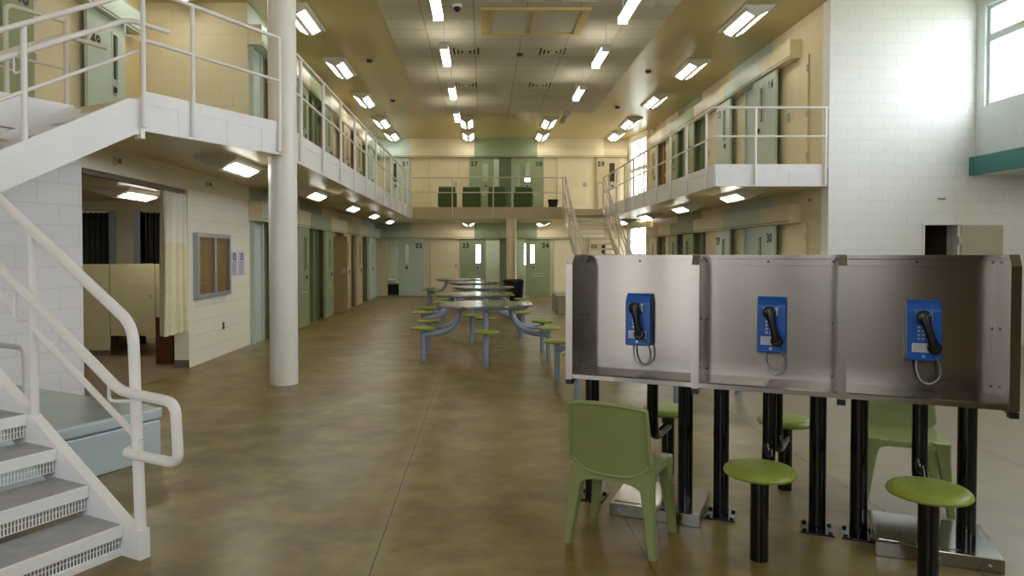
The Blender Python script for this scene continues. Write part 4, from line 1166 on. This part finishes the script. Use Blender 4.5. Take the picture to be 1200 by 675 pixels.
g = thing('ceiling_camera', 'small black dome camera on the tile ceiling', 'security camera', (-.44, 12.0, ZC-.03))
bm = B(); lathe(bm, [(0, 0), (.085, 0), (.085, -.03), (.07, -.045), (0, -.045)], 0, 0, 24); obj('base', bm, m_white_paint, g, True)
bm = B(); lathe(bm, [(.062, -.045), (.062, -.07), (.045, -.10), (.02, -.118), (0, -.122)], 0, 0, 24); obj('dome', bm, m_blackplastic, g, True)
def smoke(x, y, z, label):
    o = thing('smoke_detector', label, 'smoke detector', (x, y, z), 0, 'smoke detectors')
    bm = B(); lathe(bm, [(0, 0), (.07, 0), (.07, -.02), (.055, -.045), (0, -.05)], 0, 0, 20); obj('body', bm, m_dark, o, True)
    return o
s0 = smoke(.78, 14.9, ZC-.03, 'small dark detector between the near air vents')
copy_thing(s0, (-2.5, 15.5, ZC), None, 'small dark detector on the left tan ceiling, nearer')
copy_thing(s0, (-2.5, 19.5, ZC), None, 'small dark detector on the left tan ceiling, farther')
copy_thing(s0, (3.85, 16.4, ZC), None, 'small dark detector on the right tan ceiling, nearer')
copy_thing(s0, (3.9, 20.4, ZC), None, 'small dark detector on the right tan ceiling, farther')

# ------------------------------------------------------------------ left wall fittings
def sprinkler(loc, d, label):
    o = thing('wall_mounted_sprinkler', label, 'sprinkler', loc, math.atan2(d[1], d[0]), 'side wall sprinkler heads')
    bm = B(); lathe(bm, [(0, 0), (.05, 0), (.045, .012), (.018, .02), (.014, .055), (0, .055)], 0, 0, 16)
    bmesh.ops.rotate(bm, verts=bm.verts[:], matrix=Matrix.Rotation(R(90), 3, 'Y'), cent=(0, 0, 0)); obj('body', bm, m_fixture, o, True)
    bm = B(); box(bm, .055, .062, -.025, .025, -.03, .03); obj('deflector', bm, m_grey_base, o)
sprinkler((XL, 7.62, 2.56), (1, 0), 'sprinkler head above the bathroom opening')
sprinkler((XL, 10.15, 2.56), (1, 0), 'sprinkler head above the notice board')
sprinkler((XR, 12.35, 2.5), (-1, 0), 'sprinkler head under the right walkway by the white wall')
nb_ = thing('notice_board', 'two-panel cork notice board with grey metal frame', 'notice board', (XL, 10.3, .93), 0)
y0, y1 = 9.65-10.3, 10.92-10.3
bm = B()
for (a, b, c, d) in ((y0, y1, 0, .06), (y0, y1, .86, .92), (y0, y0+.06, .06, .86), (y1-.06, y1, .06, .86), (-.035, .035, .06, .86)): box(bm, 0, .07, a, b, c, d)
obj('frame', bm, m_alu, nb_)
for a, b in ((y0+.06, -.035), (.035, y1-.06)):
    bm = B(); box(bm, .005, .02, a, b, .06, .86); ck = obj('cork_panel', bm, m_cork, nb_)
    bm = B(); box(bm, .05, .055, a, b, .06, .86); obj('glass', bm, m_glass, ck)
for k, (y, lab) in enumerate(((11.1, 'lavender printed notice nearer the cork board'), (11.44, 'lavender printed notice nearer the blue door frame'))):
    pn = thing('paper_notice', lab, 'notice', (XL, y, 1.2), 0, 'printed notices on the left wall')
    bm = B(); box(bm, .001, .004, 0, .29, 0, .39); obj('sheet', bm, m_paper, pn)
    bm = B()
    tube(bm, [(.005, .145+.05*math.cos(q), .31+.055*math.sin(q)) for q in [2*math.pi*i/16 for i in range(16)]], .010, 6, closed=True)
    for j in range(7): box(bm, .004, .0045, .04, .25-.03*(j % 2), .03+j*.03, .04+j*.03)
    obj('print', bm, m_purple, pn)
ol = thing('outlet', 'wall outlet low on the wall under the notice board', 'outlet', (XL, 10.75, .45))
bm = B(); box(bm, 0, .008, -.04, .04, -.06, .06); bevel(bm, .003, 1); obj('plate', bm, m_alu, ol)
bm = B(); box(bm, .008, .012, -.02, .02, .01, .045); box(bm, .008, .012, -.02, .02, -.045, -.01); obj('socket', bm, m_blackplastic, ol)
# plates on the white turned wall
for (n, a, z, lab, nm) in ((2.98-.0, 6.8, .70, 'blue grey switch plate on the white block wall', 'switch_plate'), (2.72, 6.8, .66, 'white outlet plate with blue insert on the white block wall', 'outlet')):
    o = thing(nm, lab, 'switch' if nm[0] == 's' else 'outlet', tuple(na(n, a, z)), math.atan2(NY, NX))
    bm = B(); box(bm, -.06, .06, -.012, 0, -.09, .09); bevel(bm, .003, 1); obj('plate', bm, m_switch if nm[0] == 's' else m_label, o)
    bm = B(); box(bm, -.03, .03, -.018, -.012, -.05, .05); obj('insert', bm, m_switch, o)
# name plate on white wall
o = thing('sign', 'tiny grey name plate on the white block wall above the closet', 'sign', (7.70, 11.77, 2.48))
bm = B(); box(bm, -.08, .08, -.006, 0, -.025, .025); obj('plate', bm, m_label, o)
bm = B(); box(bm, -.065, .06, -.008, -.006, -.014, .010); obj('print', bm, m_ink, o)

# ------------------------------------------------------------------ bathroom
tp = thing('toilet_partition', 'beige toilet partition with a door inside the bathroom', 'partition', (-5.3, 10.6, 0))
for a, b in ((-8.0, -5.67), (-4.96, -4.21)):
    bm = B(); box(bm, a, b, 10.6, 10.63, .09, 1.40); bevel(bm, .004, 1); p_ = obj('panel', bm, m_partition, tp, False, True)
    bm = B(); box(bm, a, b, 10.605, 10.625, 0, .09); obj('shoe', bm, m_grey_base, tp, False, True)
bm = B(); box(bm, -5.655, -4.975, 10.6, 10.63, .31, 1.40); bevel(bm, .004, 1); dr = obj('door', bm, m_partition, tp, False, True)
bm = B(); tube(bm, [(-5.03, 10.6, .92), (-5.03, 10.57, .92)], .018, 12); obj('latch', bm, m_alu, tp, True, True)
for x in (-5.66, -4.97):
    bm = B(); box(bm, x-.015, x+.015, 10.63, 11.98, .3, 1.40); obj('divider', bm, m_partition, tp, False, True)
for x, lab in ((-6.68, 'black shower curtain in the left shower stall'), (-5.58, 'black shower curtain in the right shower stall')):
    o = thing('shower_curtain', lab, 'curtain', (x, 12.1, 0), 0, 'black shower curtains')
    bm = B()
    def fc(u, v):
        return Vector(((u-.5)*.52, .02*math.sin(u*34)+.0, .25+v*2.02)), Vector((0, 1, 0))
    shell(bm, fc, 60, 2, .003); obj('cloth', bm, m_blackcurtain, o, True)
    bm = B(); tube(bm, [(-.27, 0, 2.262), (.27, 0, 2.262)], .012, 8); obj('rod', bm, m_alu, o, True)
for x, s in ((-6.40, 1), (-5.86, -1)):
    bm = B(); box(bm, *sorted((x, x+s*.11)), 11.97, 12.0, 0, 2.30); box(bm, *sorted((x, x+s*.02)), 11.98, 12.14, 0, 2.30)
    struct('trim_%d' % (70+(s+1)//2), bm, m_alu, 'steel jamb of the %s shower stall' % ('left' if s > 0 else 'right'), 'door frame')
# hanging curtain at the opening
cu = thing('curtain', 'ivory privacy curtain with mesh top bunched beside the bathroom opening', 'curtain', (-4.08, 9.2, 0))
def fcur(z0, z1):
    def f(u, v):
        z = z0+(z1-z0)*v
        spread = .28+.05*(1-(z-.5)/1.9)
        y = (u-.5)*2*spread
        amp = .055+.016*math.sin(u*9)
        return Vector((amp*math.sin(u*27+.6*math.sin(z*1.3))-.0, y+.012*math.sin(u*23+z), z)), Vector((1, 0, 0))
    return f
bm = B(); shell(bm, fcur(.5, 1.70), 90, 10, .003); obj('cloth', bm, m_curtain, cu, True)
bm = B(); shell(bm, fcur(1.70, 2.36), 90, 6, .003); obj('mesh_top', bm, m_mesh, cu, True)
tr = tag(obj('curtain_track', bx(-4.12, -4.04, 6.98, 9.52, 2.37, 2.42), m_grey_base), 'dark grey curtain track across the bathroom opening', 'curtain track')
bm = B(); box(bm, -4.2, -4.205, 9.5, 12, 0, .1); box(bm, -4.2, -4.0, 9.494, 9.5, 0, .11)
struct('baseboard_left', bm, m_grey_base, 'grey base tile at the foot of the bathroom jamb', 'baseboard')
wb = thing('bin_box', 'tall brown laminate box behind the ivory curtain', 'box', (-4.50, 9.95, .008), R(6))
bm = B(); box(bm, -.115, .115, -.13, .13, 0, .66); bevel(bm, .004, 1); obj('body', bm, m_wood, wb)
bm = B(); box(bm, .115, .128, -.12, .12, .02, .64); obj('side_panel', bm, m_dark, wb)

# cell 22 bunk
bk = thing('bunk', 'dark bunk with white bedding inside open cell 22', 'bed', (-3.55, 27.5, 0))
bm = B(); box(bm, -.5, .35, -.75, .75, 0, .40); obj('base', bm, m_dark, bk)
bm = B(); box(bm, -.48, .33, -.72, .72, .40, .48); bevel(bm, .03, 3); obj('mattress', bm, m_mattress, bk, True)
bm = B(); box(bm, -.3, .2, -.7, -.35, .48, .60); bevel(bm, .05, 4); obj('pillow', bm, m_mattress, bk, True)

# ------------------------------------------------------------------ light, camera, world
w = bpy.data.worlds.new('World'); SC.world = w; w.use_nodes = True
bg = w.node_tree.nodes['Background']; bg.inputs[1].default_value = 12.5
wn = w.node_tree; tc = nn(wn, 'ShaderNodeTexCoord'); sp = nn(wn, 'ShaderNodeSeparateXYZ'); wn.links.new(tc.outputs['Generated'], sp.inputs[0])
cr = nn(wn, 'ShaderNodeValToRGB'); wn.links.new(mathn(wn, 'ADD', mathn(wn, 'MULTIPLY', sp.outputs['Z'], .5), .5), cr.inputs['Fac'])
e = cr.color_ramp.elements; e[0].position = .46; e[0].color = (.5, .5, .46, 1); e[1].position = .52; e[1].color = (.93, .95, 1, 1)
wn.links.new(cr.outputs[0], bg.inputs[0])
def portal(loc, sx, sy, rot):
    l = bpy.data.lights.new('window_portal', 'AREA'); l.shape = 'RECTANGLE'; l.size = sx; l.size_y = sy
    l.cycles.is_portal = True
    o = bpy.data.objects.new('window_portal', l); C.objects.link(o); o.location = loc; o.rotation_euler = rot
    o['kind'] = 'helper'
portal((XW+.22, 11.77-9, 4.8), 1.7, 18, (0, R(90), 0))
portal((8.75, -6.25, 4.4), 6.3, 2.2, (R(90), 0, 0))
portal((-3.0, -6.25, 4.4), 4.2, 2.2, (R(90), 0, 0))
portal((-6.75, -6.25, 1.8), 4.3, 1.8, (R(90), 0, 0))
cam = bpy.data.cameras.new('camera'); co = bpy.data.objects.new('camera', cam); C.objects.link(co)
PITCH = .022
co.location = (0, 0, 1.55); co.rotation_euler = (math.pi/2-PITCH, 0, 0)
cam.sensor_fit = 'HORIZONTAL'; cam.sensor_width = 36; cam.lens = 820/1200*36
cam.shift_x = (600-566)/1200; cam.shift_y = (316-337.5)/1200
cam.clip_start = .05; cam.clip_end = 200
SC.camera = co
vs = SC.view_settings
SC.display_settings.display_device = 'sRGB'
vs.view_transform = 'Standard'; vs.look = 'None'; vs.gamma = 1; vs.use_curve_mapping = False; vs.exposure = 0
cy = SC.cycles
cy.use_denoising = True; cy.max_bounces = 10; cy.diffuse_bounces = 5; cy.glossy_bounces = 4; cy.transparent_max_bounces = 12
cy.sample_clamp_indirect = 8; cy.caustics_reflective = False; cy.caustics_refractive = False
